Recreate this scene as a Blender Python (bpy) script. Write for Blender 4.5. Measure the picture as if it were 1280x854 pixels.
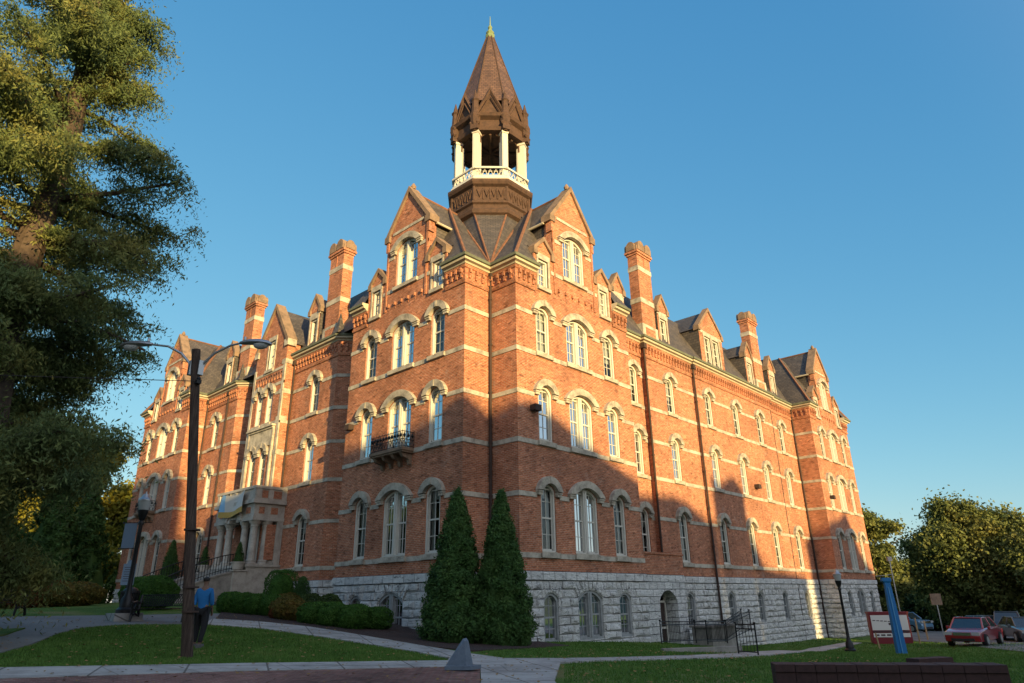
import bpy, bmesh, math, random
import numpy as np
from mathutils import Vector, Matrix
R=math.radians; PI=math.pi
for o in list(bpy.data.objects): bpy.data.objects.remove(o)
scn=bpy.context.scene; COL=scn.collection
random.seed(7); RNG=np.random.default_rng(7)

# ------------------------------------------------------------ camera
cam=bpy.data.cameras.new('camera'); camo=bpy.data.objects.new('camera',cam); COL.objects.link(camo)
F_,PITCH,ROLL,YAW=830.2708,0.3677,-0.0140,0.7521
CP=Vector((-18.7867,-18.8466,-0.9937))
fw=Vector((math.cos(YAW)*math.cos(PITCH),math.sin(YAW)*math.cos(PITCH),math.sin(PITCH)))
rt=Vector((math.sin(YAW),-math.cos(YAW),0)); up=rt.cross(fw)
r2=rt*math.cos(ROLL)+up*math.sin(ROLL); u2=-rt*math.sin(ROLL)+up*math.cos(ROLL)
M=Matrix((r2,u2,-fw)).transposed().to_4x4(); M.translation=CP; camo.matrix_world=M
cam.sensor_width=36; cam.lens=F_/1280*36; cam.clip_end=6000; cam.clip_start=.1
scn.camera=camo
# ------------------------------------------------------------ sky, sun, exposure
SUN_EL=8.0; TR=Vector((.316,.949,0)).normalized()      # horizontal direction the light travels
world=bpy.data.worlds.new("World"); scn.world=world; world.use_nodes=True
nt=world.node_tree; bg=nt.nodes['Background']; sky=nt.nodes.new('ShaderNodeTexSky')
sky.sky_type='NISHITA'; sky.sun_disc=False; sky.sun_elevation=R(SUN_EL)
sky.sun_rotation=math.atan2(-TR.x,-TR.y); sky.altitude=150; sky.air_density=1.0; sky.dust_density=.4; sky.ozone_density=2.6
sp=nt.nodes.new('ShaderNodeSeparateColor'); cb=nt.nodes.new('ShaderNodeCombineColor'); nt.links.new(sky.outputs[0],sp.inputs[0])
for i,(pw_,k_) in enumerate(((1.0,.50),(.62,.85),(.36,1.25))):      # evens out the sky from zenith to horizon
    a=nt.nodes.new('ShaderNodeMath'); a.operation='POWER'; a.inputs[1].default_value=pw_; b=nt.nodes.new('ShaderNodeMath'); b.operation='MULTIPLY'; b.inputs[1].default_value=k_
    nt.links.new(sp.outputs[i],a.inputs[0]); nt.links.new(a.outputs[0],b.inputs[0]); nt.links.new(b.outputs[0],cb.inputs[i])
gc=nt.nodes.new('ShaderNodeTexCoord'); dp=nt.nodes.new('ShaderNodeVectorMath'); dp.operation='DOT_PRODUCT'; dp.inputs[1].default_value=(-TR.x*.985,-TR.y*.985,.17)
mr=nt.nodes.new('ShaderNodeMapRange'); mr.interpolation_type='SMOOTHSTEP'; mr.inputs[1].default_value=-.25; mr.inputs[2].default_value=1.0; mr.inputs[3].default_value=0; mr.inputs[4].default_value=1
glow=nt.nodes.new('ShaderNodeMix'); glow.data_type='RGBA'; glow.blend_type='ADD'; glow.inputs[7].default_value=(1.75,1.35,1.15,1)    # warm glow added to the sky on the sun side, brightens the shade
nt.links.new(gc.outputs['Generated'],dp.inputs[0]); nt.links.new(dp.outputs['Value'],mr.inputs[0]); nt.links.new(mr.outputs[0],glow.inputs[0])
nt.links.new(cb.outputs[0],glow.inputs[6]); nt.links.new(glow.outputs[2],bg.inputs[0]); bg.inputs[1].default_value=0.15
sl=bpy.data.lights.new('sun','SUN'); sl.energy=3.9; sl.angle=R(.5); sl.color=(1.0,.72,.30)
so=bpy.data.objects.new('sun',sl); COL.objects.link(so)
sd=Vector((TR.x*math.cos(R(SUN_EL)),TR.y*math.cos(R(SUN_EL)),-math.sin(R(SUN_EL))))
so.rotation_euler=sd.to_track_quat('-Z','Y').to_euler()
scn.view_settings.view_transform='Standard'; scn.view_settings.look='None'
scn.view_settings.exposure=1.38; scn.view_settings.gamma=1
scn.render.engine='CYCLES'; scn.cycles.max_bounces=6; scn.cycles.transparent_max_bounces=8

# ------------------------------------------------------------ materials
def mat(name,col=(.5,.5,.5),rough=.7,metal=0,spec=.4,coat=0):
    m=bpy.data.materials.new(name); m.use_nodes=True; b=m.node_tree.nodes['Principled BSDF']
    b.inputs['Base Color'].default_value=(*col,1); b.inputs['Roughness'].default_value=rough
    b.inputs['Metallic'].default_value=metal; b.inputs['Specular IOR Level'].default_value=spec
    if coat: b.inputs['Coat Weight'].default_value=coat; b.inputs['Coat Roughness'].default_value=.08
    return m
class NT:
    def __init__(s,m): s.m=m; s.t=m.node_tree; s.b=s.t.nodes['Principled BSDF']
    def n(s,ty,**k):
        x=s.t.nodes.new(ty)
        for a,b in k.items(): setattr(x,a,b)
        return x
    def l(s,a,b): s.t.links.new(a,b)
    def coord(s,kind='UV',scale=(1,1,1)):
        tc=s.n('ShaderNodeTexCoord'); mp=s.n('ShaderNodeMapping'); mp.inputs['Scale'].default_value=scale
        s.l(tc.outputs[kind],mp.inputs[0]); return mp.outputs[0]
    def noise(s,vec,scale,detail=4,rough=.55):
        x=s.n('ShaderNodeTexNoise'); x.inputs['Scale'].default_value=scale; x.inputs['Detail'].default_value=detail
        x.inputs['Roughness'].default_value=rough
        if vec is not None: s.l(vec,x.inputs['Vector'])
        return x.outputs[0]
    def ramp(s,fac,stops):
        x=s.n('ShaderNodeValToRGB'); e=x.color_ramp.elements
        while len(e)<len(stops): e.new(.5)
        for el,(p,c) in zip(e,stops): el.position=p; el.color=(*c,1) if len(c)==3 else c
        s.l(fac,x.inputs[0]); return x.outputs[0]
    def mix(s,a,b,fac,mode='MIX'):
        x=s.n('ShaderNodeMix',data_type='RGBA',blend_type=mode)
        for sock,v in ((x.inputs[6],a),(x.inputs[7],b),(x.inputs[0],fac)):
            if hasattr(v,'is_linked'): s.l(v,sock)
            elif isinstance(v,(tuple,list)): sock.default_value=(*v,1)
            else: sock.default_value=v
        return x.outputs[2]
    def math(s,op,a,b=None):
        x=s.n('ShaderNodeMath',operation=op)
        for i,v in enumerate((a,b)):
            if v is None: continue
            if hasattr(v,'is_linked'): s.l(v,x.inputs[i])
            else: x.inputs[i].default_value=v
        return x.outputs[0]
    def bump(s,h,strength=.5,dist=.02):
        x=s.n('ShaderNodeBump'); x.inputs['Strength'].default_value=strength; x.inputs['Distance'].default_value=dist
        s.l(h,x.inputs['Height']); s.l(x.outputs[0],s.b.inputs['Normal'])
    def col(s,c): s.l(c,s.b.inputs['Base Color'])
W3=lambda v:(v,v,v)
def brick_mat(name,c1,c2,mortar,bw=.215,bh=.075,rough=.9,stain=.75,mort=.009):
    m=mat(name,c1,rough,spec=.2); t=NT(m); uv=t.coord('UV')
    br=t.n('ShaderNodeTexBrick'); br.inputs['Scale'].default_value=1; br.inputs['Brick Width'].default_value=bw
    br.inputs['Row Height'].default_value=bh; br.inputs['Mortar Size'].default_value=mort; br.inputs['Mortar Smooth'].default_value=.2
    br.inputs['Color1'].default_value=(*c1,1); br.inputs['Color2'].default_value=(*c2,1); br.inputs['Mortar'].default_value=(*mortar,1)
    br.inputs['Bias'].default_value=-.1
    t.l(uv,br.inputs['Vector'])
    ob=t.coord('Object')
    # single bricks that burnt darker or paler
    wn=t.n('ShaderNodeTexVoronoi'); wn.inputs['Scale'].default_value=1; 
    mp=t.coord('UV',(1/bw,1/bh,1)); t.l(mp,wn.inputs['Vector'])
    c=t.mix(br.outputs[0],t.ramp(wn.outputs['Color'],[(0,W3(.42)),(.25,W3(.85)),(.75,W3(1.12)),(1,W3(1.5))]),1.0,'MULTIPLY')
    big=t.noise(ob,.35,5,.6); c=t.mix(c,t.ramp(big,[(.30,(.52,.54,.56)),(.5,W3(1)),(.72,(1.2,1.2,1.16))]),stain,'MULTIPLY')
    sk=t.noise(t.coord('UV',(1.1,.16,1)),1.6,6,.65); c=t.mix(c,t.ramp(sk,[(.30,W3(.66)),(.46,W3(1)),(.66,W3(1)),(.8,(1.12,1.12,1.12))]),stain,'MULTIPLY')
    pale=t.noise(ob,1.3,6,.7); c=t.mix(c,(.42,.33,.27),t.math('MULTIPLY',t.ramp(pale,[(.57,W3(0)),(.74,W3(1))]),.42))
    t.col(c)
    h=t.math('SUBTRACT',t.noise(uv,30,3),t.math('MULTIPLY',br.outputs['Fac'],1.2)); t.bump(h,.7,.008)
    return m
M={}
M['brick']=brick_mat('red brick',(.34,.108,.054),(.44,.160,.078),(.42,.29,.21))
M['brick_dark']=brick_mat('dark brick',(.12,.05,.035),(.16,.06,.04),(.16,.12,.1))
M['brick_pave']=brick_mat('paving brick',(.15,.07,.06),(.20,.09,.075),(.19,.16,.14),.2,.1,.85,.9)
def trim_mat(name,c,dark,amt=.5,sc=1.0):
    m=mat(name,c,.85,spec=.25); t=NT(m); ob=t.coord('Object')
    a=t.noise(ob,2.2*sc,6,.65); b=t.noise(ob,14*sc,4,.6)
    cc=t.mix(c,dark,t.math('MULTIPLY',t.ramp(a,[(.42,W3(0)),(.68,W3(1))]),amt))
    cc=t.mix(cc,t.ramp(b,[(.3,W3(.85)),(.7,W3(1.1))]),.7,'MULTIPLY'); t.col(cc); t.bump(b,.35,.01); return m
M['lime']=trim_mat('limestone trim',(.47,.42,.34),(.17,.15,.125),.85)
M['coping']=trim_mat('weathered coping stone',(.25,.17,.115),(.10,.075,.055),.75)
M['portico']=trim_mat('portico sandstone',(.44,.41,.36),(.20,.18,.155),.6)
M['cornice']=trim_mat('painted cornice',(.48,.42,.31),(.30,.25,.18),.5)
M['gutter']=trim_mat('oxidised copper gutter',(.13,.145,.10),(.07,.06,.045),.6)
M['copper']=trim_mat('copper flashing',(.20,.095,.055),(.08,.045,.035),.7)
M['tower']=trim_mat('brown tower wood',(.085,.05,.036),(.035,.024,.02),.7,2)
M['white']=trim_mat('white paint',(.54,.52,.46),(.46,.44,.40),.35,2)
M['blackpipe']=trim_mat('dark downpipe',(.045,.032,.028),(.09,.05,.035),.5)
M['baseframe']=trim_mat('weathered grey frame',(.30,.31,.31),(.16,.17,.17),.6,2)
M['brick_cap']=trim_mat('dark engineering brick',(.060,.030,.028),(.03,.018,.018),.6,5)
M['patina']=trim_mat('pale green finial',(.19,.25,.13),(.10,.13,.08),.5,3)
M['concrete']=trim_mat('concrete',(.38,.37,.35),(.20,.19,.18),.8,.6)
t=NT(M['concrete']); c0=t.b.inputs['Base Color'].links[0].from_socket; jb=t.n('ShaderNodeTexBrick'); jb.inputs['Scale'].default_value=1; jb.inputs['Brick Width'].default_value=1.6; jb.inputs['Row Height'].default_value=1.6; jb.inputs['Mortar Size'].default_value=.022; jb.offset=0; jb.inputs['Color1'].default_value=(1,1,1,1); jb.inputs['Color2'].default_value=(.86,.87,.88,1); jb.inputs['Mortar'].default_value=(.35,.34,.33,1)
mp_=t.n('ShaderNodeMapping'); mp_.inputs['Rotation'].default_value=(0,0,.45); tc_=t.n('ShaderNodeTexCoord'); t.l(tc_.outputs['UV'],mp_.inputs[0]); t.l(mp_.outputs[0],jb.inputs['Vector']); cr_k=t.n('ShaderNodeTexVoronoi',feature='DISTANCE_TO_EDGE'); cr_k.inputs['Scale'].default_value=.45; t.l(t.coord('Object'),cr_k.inputs['Vector']); c0=t.mix(c0,jb.outputs[0],1.0,'MULTIPLY'); t.col(t.mix(c0,t.ramp(cr_k.outputs['Distance'],[(.0,W3(.5)),(.012,W3(1))]),.8,'MULTIPLY'))
M['concrete2']=trim_mat('old stair concrete',(.30,.28,.25),(.14,.13,.12),.8,.8)
M['black']=mat('black painted iron',(.012,.012,.013),.45,.3)
M['dark']=mat('dark interior',(.012,.012,.014),.9,spec=.1)
M['rubber']=mat('rubber',(.015,.015,.015),.85)
def stone_mat():
    m=mat('rock faced limestone',(.4,.39,.37),.95,spec=.15); t=NT(m); uv=t.coord('UV'); ob=t.coord('Object')
    wob=t.n('ShaderNodeVectorMath',operation='MULTIPLY_ADD'); nz=t.n('ShaderNodeTexNoise'); nz.inputs['Scale'].default_value=2.5; t.l(uv,nz.inputs[0])
    t.l(nz.outputs['Color'],wob.inputs[0]); wob.inputs[1].default_value=(.03,.03,0); t.l(uv,wob.inputs[2])
    br=t.n('ShaderNodeTexBrick'); br.inputs['Scale'].default_value=1; br.inputs['Brick Width'].default_value=.74; br.inputs['Row Height'].default_value=.345
    br.inputs['Mortar Size'].default_value=.02; br.inputs['Mortar Smooth'].default_value=.9; br.squash=1.45; br.squash_frequency=3; br.offset_frequency=2
    br.inputs['Color1'].default_value=(.60,.59,.57,1); br.inputs['Color2'].default_value=(.76,.75,.72,1); br.inputs['Mortar'].default_value=(.26,.25,.24,1)
    t.l(wob.outputs[0],br.inputs['Vector'])
    a=t.noise(ob,3.2,7,.75); d=t.noise(t.coord('UV',(1.2,3.4,1)),1.7,7,.72)
    c=t.mix(br.outputs[0],(.06,.055,.05),t.math('MULTIPLY',t.ramp(d,[(.54,W3(0)),(.66,W3(1))]),.8))
    c=t.mix(c,t.ramp(a,[(.3,W3(.8)),(.7,W3(1.12))]),.8,'MULTIPLY'); t.col(c)
    h=t.math('SUBTRACT',t.math('MULTIPLY',t.noise(t.coord('UV',(1,1.6,1)),4.5,7,.7),1.4),t.math('MULTIPLY',br.outputs['Fac'],1.0)); t.bump(h,1.0,.12)
    return m
M['stone']=stone_mat()
def slate_mat(name,c1,c2,mo):
    m=mat(name,c1,.6,spec=.35); t=NT(m); uv=t.coord('UV')
    br=t.n('ShaderNodeTexBrick'); br.inputs['Scale'].default_value=1; br.inputs['Brick Width'].default_value=.28; br.inputs['Row Height'].default_value=.19
    br.inputs['Mortar Size'].default_value=.012; br.inputs['Color1'].default_value=(*c1,1); br.inputs['Color2'].default_value=(*c2,1); br.inputs['Mortar'].default_value=(*mo,1)
    t.l(uv,br.inputs['Vector']); a=t.noise(t.coord('Object'),1.1,5,.6)
    t.col(t.mix(br.outputs[0],t.ramp(a,[(.3,W3(.7)),(.7,W3(1.3))]),.8,'MULTIPLY'))
    t.bump(t.math('SUBTRACT',t.noise(uv,12,3),br.outputs['Fac']),.6,.015); return m
M['slate']=slate_mat('slate roof',(.062,.055,.052),(.10,.085,.075),(.03,.027,.025))
M['spire']=slate_mat('brown spire shingles',(.078,.044,.030),(.12,.068,.045),(.03,.02,.015))
M['asphalt']=mat('asphalt',(.055,.055,.058),.9); t=NT(M['asphalt']); ob=t.coord('Object')
t.col(t.mix(t.ramp(t.noise(ob,.5,5),[(.3,(.10,.10,.10)),(.7,(.18,.176,.172))]),t.ramp(t.noise(ob,60,2),[(.3,W3(.75)),(.7,W3(1.25))]),.8,'MULTIPLY')); t.bump(t.noise(ob,80,2),.4,.01)
M['grass']=mat('lawn',(.05,.085,.02),.95,spec=.15); t=NT(M['grass']); ob=t.coord('Object')
g1=t.ramp(t.noise(ob,.6,6,.6),[(.3,(.045,.100,.018)),(.52,(.075,.145,.026)),(.68,(.16,.165,.065))])
t.col(t.mix(g1,t.ramp(t.noise(ob,25,4,.7),[(.3,W3(.6)),(.7,W3(1.3))]),.9,'MULTIPLY')); t.bump(t.noise(ob,45,4,.8),.9,.04)
M['blade']=mat('grass blades',(.05,.10,.022),.8,spec=.2); t=NT(M['blade']); ob=t.coord('Object')
t.col(t.ramp(t.noise(ob,.8,6,.7),[(.3,(.05,.11,.018)),(.55,(.08,.155,.028)),(.78,(.16,.18,.055))]))
M['mulch']=mat('mulch',(.06,.035,.03),.95); t=NT(M['mulch']); ob=t.coord('Object')
t.col(t.ramp(t.noise(ob,22,6,.8),[(.3,(.022,.014,.012)),(.55,(.062,.036,.03)),(.8,(.13,.085,.065))])); t.bump(t.noise(ob,30,6,.8),1,.06)
def leaf_mat(name,c1,c2,c3,sc=1.2):
    m=mat(name,c1,.7,spec=.25); t=NT(m); ob=t.coord('Object'); gi=t.n('ShaderNodeNewGeometry')
    c=t.ramp(t.noise(ob,sc,4,.6),[(.3,c1),(.5,c2),(.72,c3)])
    c=t.mix(c,t.ramp(gi.outputs['Random Per Island'],[(0,W3(.65)),(1,W3(1.4))]),.9,'MULTIPLY'); t.col(c)
    tr=t.n('ShaderNodeBsdfTranslucent'); t.l(c,tr.inputs[0]); mx=t.n('ShaderNodeMixShader'); mx.inputs[0].default_value=.3
    t.l(t.b.outputs[0],mx.inputs[1]); t.l(tr.outputs[0],mx.inputs[2]); t.l(mx.outputs[0],t.t.nodes['Material Output'].inputs[0]); return m
M['leaf_cyp']=leaf_mat('cypress foliage',(.055,.095,.042),(.12,.155,.05),(.25,.215,.055),.5)
M['leaf_dk']=leaf_mat('dark evergreen',(.030,.070,.018),(.05,.11,.026),(.08,.14,.034))
M['leaf_box']=leaf_mat('boxwood',(.03,.085,.012),(.05,.125,.018),(.075,.16,.028),3)
M['leaf_yel']=leaf_mat('yellow green leaves',(.15,.17,.02),(.24,.22,.03),(.32,.26,.04),.6)
M['leaf_oak']=leaf_mat('broadleaf crown',(.075,.10,.03),(.125,.145,.04),(.19,.175,.05),.4)
M['leaf_red']=leaf_mat('red tipped shrub',(.12,.03,.02),(.16,.07,.02),(.10,.10,.02),3)
M['leaf_gold']=leaf_mat('golden shrub',(.06,.07,.015),(.12,.10,.02),(.17,.09,.02),3)
M['leaf_mid']=leaf_mat('mid green bush',(.03,.06,.018),(.05,.085,.022),(.07,.10,.03),1)
M['bark']=trim_mat('bark',(.085,.06,.045),(.03,.022,.018),.8,3)
m=mat('weathered pole wood',(.12,.085,.065),.9,spec=.15); t=NT(m); ob=t.coord('Object',(9,9,.7))
t.col(t.ramp(t.noise(ob,2.2,7,.75),[(.28,(.02,.014,.012)),(.5,(.06,.042,.034)),(.72,(.12,.09,.072))])); t.bump(t.noise(ob,3,6,.7),.9,.02); M['pole']=m
M['alu']=mat('grey aluminium',(.36,.37,.38),.38,.8)
M['lens']=mat('frosted lens',(.32,.34,.34),.18,0,.6)
M['blue']=mat('blue painted steel',(.012,.14,.36),.45,.1,.5)
M['bluelt']=mat('pale blue paint',(.10,.30,.52),.5)
M['redpaint']=mat('red painted frame',(.16,.014,.022),.5)
M['banner']=mat('white vinyl',(.60,.58,.55),.6)
M['bluegrey']=mat('blue grey panel',(.16,.22,.30),.6)
M['ink']=mat('dark lettering',(.05,.03,.035),.7)
M['wood']=mat('bare timber',(.34,.24,.13),.8)
M['granite']=trim_mat('blue grey granite',(.13,.16,.20),(.08,.10,.13),.6,4)
M['hill']=mat('distant wooded ridge',(.055,.08,.06),1)
# glass with what lies behind it
m=bpy.data.materials.new('window glass'); m.use_nodes=True; t_=m.node_tree; t_.nodes.clear()
o_=t_.nodes.new('ShaderNodeOutputMaterial'); gl=t_.nodes.new('ShaderNodeBsdfGlossy'); gl.inputs['Roughness'].default_value=.03; gl.inputs[0].default_value=(.58,.60,.62,1)
tp=t_.nodes.new('ShaderNodeBsdfTransparent'); tp.inputs[0].default_value=(.72,.76,.76,1); fr=t_.nodes.new('ShaderNodeFresnel'); fr.inputs[0].default_value=1.6
mm=t_.nodes.new('ShaderNodeMath'); mm.operation='MULTIPLY_ADD'; mm.inputs[1].default_value=1.0; mm.inputs[2].default_value=.04
nzz=t_.nodes.new('ShaderNodeTexNoise'); nzz.inputs['Scale'].default_value=1.3; bmp=t_.nodes.new('ShaderNodeBump'); bmp.inputs['Strength'].default_value=.12; bmp.inputs['Distance'].default_value=.05
tcc=t_.nodes.new('ShaderNodeTexCoord'); t_.links.new(tcc.outputs['Object'],nzz.inputs[0]); t_.links.new(nzz.outputs[0],bmp.inputs['Height']); t_.links.new(bmp.outputs[0],gl.inputs['Normal'])
mx=t_.nodes.new('ShaderNodeMixShader'); t_.links.new(fr.outputs[0],mm.inputs[0]); t_.links.new(mm.outputs[0],mx.inputs[0])
t_.links.new(tp.outputs[0],mx.inputs[1]); t_.links.new(gl.outputs[0],mx.inputs[2]); t_.links.new(mx.outputs[0],o_.inputs[0]); M['glass']=m
M['blind']=mat('cream blind',(.62,.61,.56),.9); t=NT(M['blind']); wv=t.n('ShaderNodeTexWave'); wv.inputs['Scale'].default_value=4.5; wv.inputs['Distortion'].default_value=1.5
t.l(t.coord('Object'),wv.inputs[0]); t.col(t.ramp(wv.outputs[0],[(0,(.40,.40,.38)),(1,(.68,.67,.62))]))
M['carglass']=mat('car glass',(.02,.035,.045),.06,0,.9)
M['chrome']=mat('chrome',(.5,.5,.5),.15,1)

# ------------------------------------------------------------ mesh helpers
class MB:
    def __init__(s): s.v=[]; s.f=[]; s.m=[]; s.T=Matrix.Identity(4)
    def frame(s,o=(0,0,0),ang=0): s.T=Matrix.Translation(o)@Matrix.Rotation(ang,4,'Z'); return s
    def P(s,p): s.v.append(tuple(s.T@Vector(p))); return len(s.v)-1
    def face(s,pts,mi=0): s.f.append([s.P(p) for p in pts]); s.m.append(mi)
    def box(s,a,b,mi=0):
        x0,y0,z0=[min(p,q) for p,q in zip(a,b)]; x1,y1,z1=[max(p,q) for p,q in zip(a,b)]
        i=[s.P(p) for p in ((x0,y0,z0),(x1,y0,z0),(x1,y1,z0),(x0,y1,z0),(x0,y0,z1),(x1,y0,z1),(x1,y1,z1),(x0,y1,z1))]
        for q in ((0,3,2,1),(4,5,6,7),(0,1,5,4),(1,2,6,5),(2,3,7,6),(3,0,4,7)): s.f.append([i[k] for k in q]); s.m.append(mi)
    def prism(s,poly,y0,y1,mi=0,ax='xz'):
        f=(lambda p,y:(p[0],y,p[1])) if ax=='xz' else ((lambda p,y:(p[0],p[1],y)) if ax=='xy' else (lambda p,y:(y,p[0],p[1])))
        a=[s.P(f(p,y0)) for p in poly]; b=[s.P(f(p,y1)) for p in poly]; n=len(poly)
        s.f.append(a[::-1]); s.m.append(mi); s.f.append(b); s.m.append(mi)
        for i in range(n): s.f.append([a[i],a[(i+1)%n],b[(i+1)%n],b[i]]); s.m.append(mi)
    def lathe(s,prof,n=16,c=(0,0),a0=0,mi=0,cap=True):
        rings=[]
        for r,z in prof: rings.append([s.P((c[0]+r*math.cos(a0+2*PI*k/n),c[1]+r*math.sin(a0+2*PI*k/n),z)) for k in range(n)])
        for A,B in zip(rings,rings[1:]):
            for k in range(n): s.f.append([A[k],A[(k+1)%n],B[(k+1)%n],B[k]]); s.m.append(mi)
        if cap: s.f.append(rings[0][::-1]); s.m.append(mi); s.f.append(rings[-1]); s.m.append(mi)
    def tube(s,pts,rad,n=8,mi=0,cap=True):
        pts=[Vector(p) for p in pts]; rad=[rad]*len(pts) if not hasattr(rad,'__len__') else rad; rings=[]
        for i,p in enumerate(pts):
            d=(pts[min(i+1,len(pts)-1)]-pts[max(i-1,0)]).normalized()
            a=d.cross(Vector((0,0,1)) if abs(d.z)<.95 else Vector((1,0,0))).normalized(); b=d.cross(a)
            rings.append([s.P(p+(a*math.cos(2*PI*k/n)+b*math.sin(2*PI*k/n))*rad[i]) for k in range(n)])
        for A,B in zip(rings,rings[1:]):
            for k in range(n): s.f.append([A[k],A[(k+1)%n],B[(k+1)%n],B[k]]); s.m.append(mi)
        if cap: s.f.append(rings[0][::-1]); s.m.append(mi); s.f.append(rings[-1]); s.m.append(mi)
    def sweep(s,path,prof,mi=0,mis=None):
        path=[Vector((p[0],p[1])) for p in path]; n=len(path); off=[]
        for i in range(n):
            ns=[]
            if i>0: d=(path[i]-path[i-1]).normalized(); ns.append(Vector((d.y,-d.x)))
            if i<n-1: d=(path[i+1]-path[i]).normalized(); ns.append(Vector((d.y,-d.x)))
            off.append((ns[0]+ns[1])/(1+ns[0].dot(ns[1])) if len(ns)==2 else ns[0])
        g=[[s.P((path[i].x+off[i].x*o,path[i].y+off[i].y*o,z)) for (o,z) in prof] for i in range(n)]; k=len(prof)
        for i in range(n-1):
            for j in range(k):
                s.f.append([g[i][j],g[i+1][j],g[i+1][(j+1)%k],g[i][(j+1)%k]]); s.m.append(mis[j] if mis else mi)
        s.f.append(g[0][::-1]); s.m.append(mi); s.f.append(g[-1]); s.m.append(mi)
    def build(s,name,mats,parent=None,loc=None,rotz=0,smooth=False,uv=True,label=None):
        me=bpy.data.meshes.new(name); me.from_pydata(s.v,[],s.f)
        if not isinstance(mats,(list,tuple)): mats=[mats]
        for m in mats: me.materials.append(M[m] if isinstance(m,str) else m)
        me.polygons.foreach_set('material_index',s.m); 
        bm=bmesh.new(); bm.from_mesh(me); bmesh.ops.recalc_face_normals(bm,faces=bm.faces)
        if uv:
            L=bm.loops.layers.uv.new('UVMap')
            for f in bm.faces:
                nn=f.normal
                if abs(nn.z)<.985:
                    h=math.hypot(nn.x,nn.y); tx,ty=-nn.y/h,nn.x/h
                    for lp in f.loops: c=lp.vert.co; lp[L].uv=(c.x*tx+c.y*ty,c.z/h if h>.3 else c.z)
                else:
                    for lp in f.loops: lp[L].uv=(lp.vert.co.x,lp.vert.co.y)
        if smooth:
            for f in bm.faces: f.smooth=True
        bm.to_mesh(me); bm.free()
        if smooth:
            try: me.set_sharp_from_angle(angle=R(40))
            except Exception: pass
        return link(name,me,parent,loc,rotz,label)
def link(name,me,parent=None,loc=None,rotz=0,label=None):
    o=bpy.data.objects.new(name,me); COL.objects.link(o)
    if parent is not None: o.parent=parent
    if loc is not None: o.location=loc
    o.rotation_euler=(0,0,rotz)
    if label: o['label']=label
    return o
def tag(o,label,cat,group=None,kind=None):
    if label: o['label']=label
    if cat: o['category']=cat
    if group: o['group']=group
    if kind: o['kind']=kind
    return o
def thing(name,label,cat,loc=(0,0,0),rotz=0,group=None):
    o=bpy.data.objects.new(name,None); COL.objects.link(o); o.location=loc; o.rotation_euler=(0,0,rotz); o.empty_display_size=.2
    return tag(o,label,cat,group)
def copytree(o,parent=None,loc=None,rotz=None,label=None):
    c=o.copy(); COL.objects.link(c)
    if parent is not None: c.parent=parent
    if loc is not None: c.location=loc
    if rotz is not None: c.rotation_euler=(0,0,rotz)
    if label: c['label']=label
    for ch in list(o.children): copytree(ch,c)
    return c
def bigmesh(name,V,Fq,mats,parent=None,mi=None,smooth=False):
    """numpy fast mesh; Fq (n,k)"""
    me=bpy.data.meshes.new(name); n,k=Fq.shape
    me.vertices.add(len(V)); me.vertices.foreach_set('co',np.asarray(V,np.float32).ravel())
    me.loops.add(n*k); me.loops.foreach_set('vertex_index',Fq.astype(np.int32).ravel())
    me.polygons.add(n); me.polygons.foreach_set('loop_start',np.arange(0,n*k,k,dtype=np.int32)); me.polygons.foreach_set('loop_total',np.full(n,k,np.int32))
    if not isinstance(mats,(list,tuple)): mats=[mats]
    for m in mats: me.materials.append(M[m])
    if mi is not None: me.polygons.foreach_set('material_index',mi.astype(np.int32))
    if smooth: me.polygons.foreach_set('use_smooth',np.ones(n,bool))
    me.update(calc_edges=True); me.validate()
    return link(name,me,parent)
# ------------------------------------------------------------ terrain height
CT=[(-18.8,-18.8,-2.6),(-30,-30,-2.6),(-11.4,-1.3,-2.24),(-10.0,7.7,-1.6),(-10.2,5.7,-1.64),
(0,5.4,-2.06),(0,4,-2.25),(0,9,-1.68),(1.4,15.6,-1.2),(0,21,-1.0),(0,35,-0.95),(0,45,-1.0),
(-1,-1,-2.5),(3.45,0,-2.69),(9.7,0,-3.0),(16.7,1.5,-3.52),(26.5,1.4,-4.0),(36.6,1.5,-4.14),(46.5,0,-4.2),
(-8.5,-7.5,-2.58),(23.9,-4.5,-4.1),(14,-10,-3.4),(27,-11,-3.72),(38,-12,-4.05),(5,-15,-2.95),(-5,-16,-2.75),(-20,-5,-2.2),(-25,10,-1.6),
(-12,30,-1.3),(60,-10,-4.6),(60,10,-4.6),(-30,60,-1.6),(20,-40,-3.6),(90,-10,-6.0),(100,-60,-6),(-60,0,-2.4),(10,90,-2),(90,60,-5.5),(-60,100,-2.2),(-40,-60,-3)]
TC=np.array(CT,float)
def KK(r2): return np.where(r2>0,r2*np.log(r2+1e-12)*.5,0)
tn=len(TC)
d2=((TC[:,None,:2]-TC[None,:,:2])**2).sum(-1)
TA=np.zeros((tn+3,tn+3)); TA[:tn,:tn]=KK(d2)+np.eye(tn)*8.0
TA[:tn,tn]=1; TA[:tn,tn+1:]=TC[:,:2]; TA[tn,:tn]=1; TA[tn+1:,:tn]=TC[:,:2].T
tw=np.linalg.solve(TA,np.r_[TC[:,2],0,0,0])
def hz(x,y):
    x=np.clip(np.asarray(x,float),-70,110); y=np.clip(np.asarray(y,float),-70,110)
    d=(x[...,None]-TC[:,0])**2+(y[...,None]-TC[:,1])**2
    return KK(d)@tw[:tn]+tw[tn]+tw[tn+1]*x+tw[tn+2]*y

def H(x,y): return float(hz(x,y))
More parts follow.
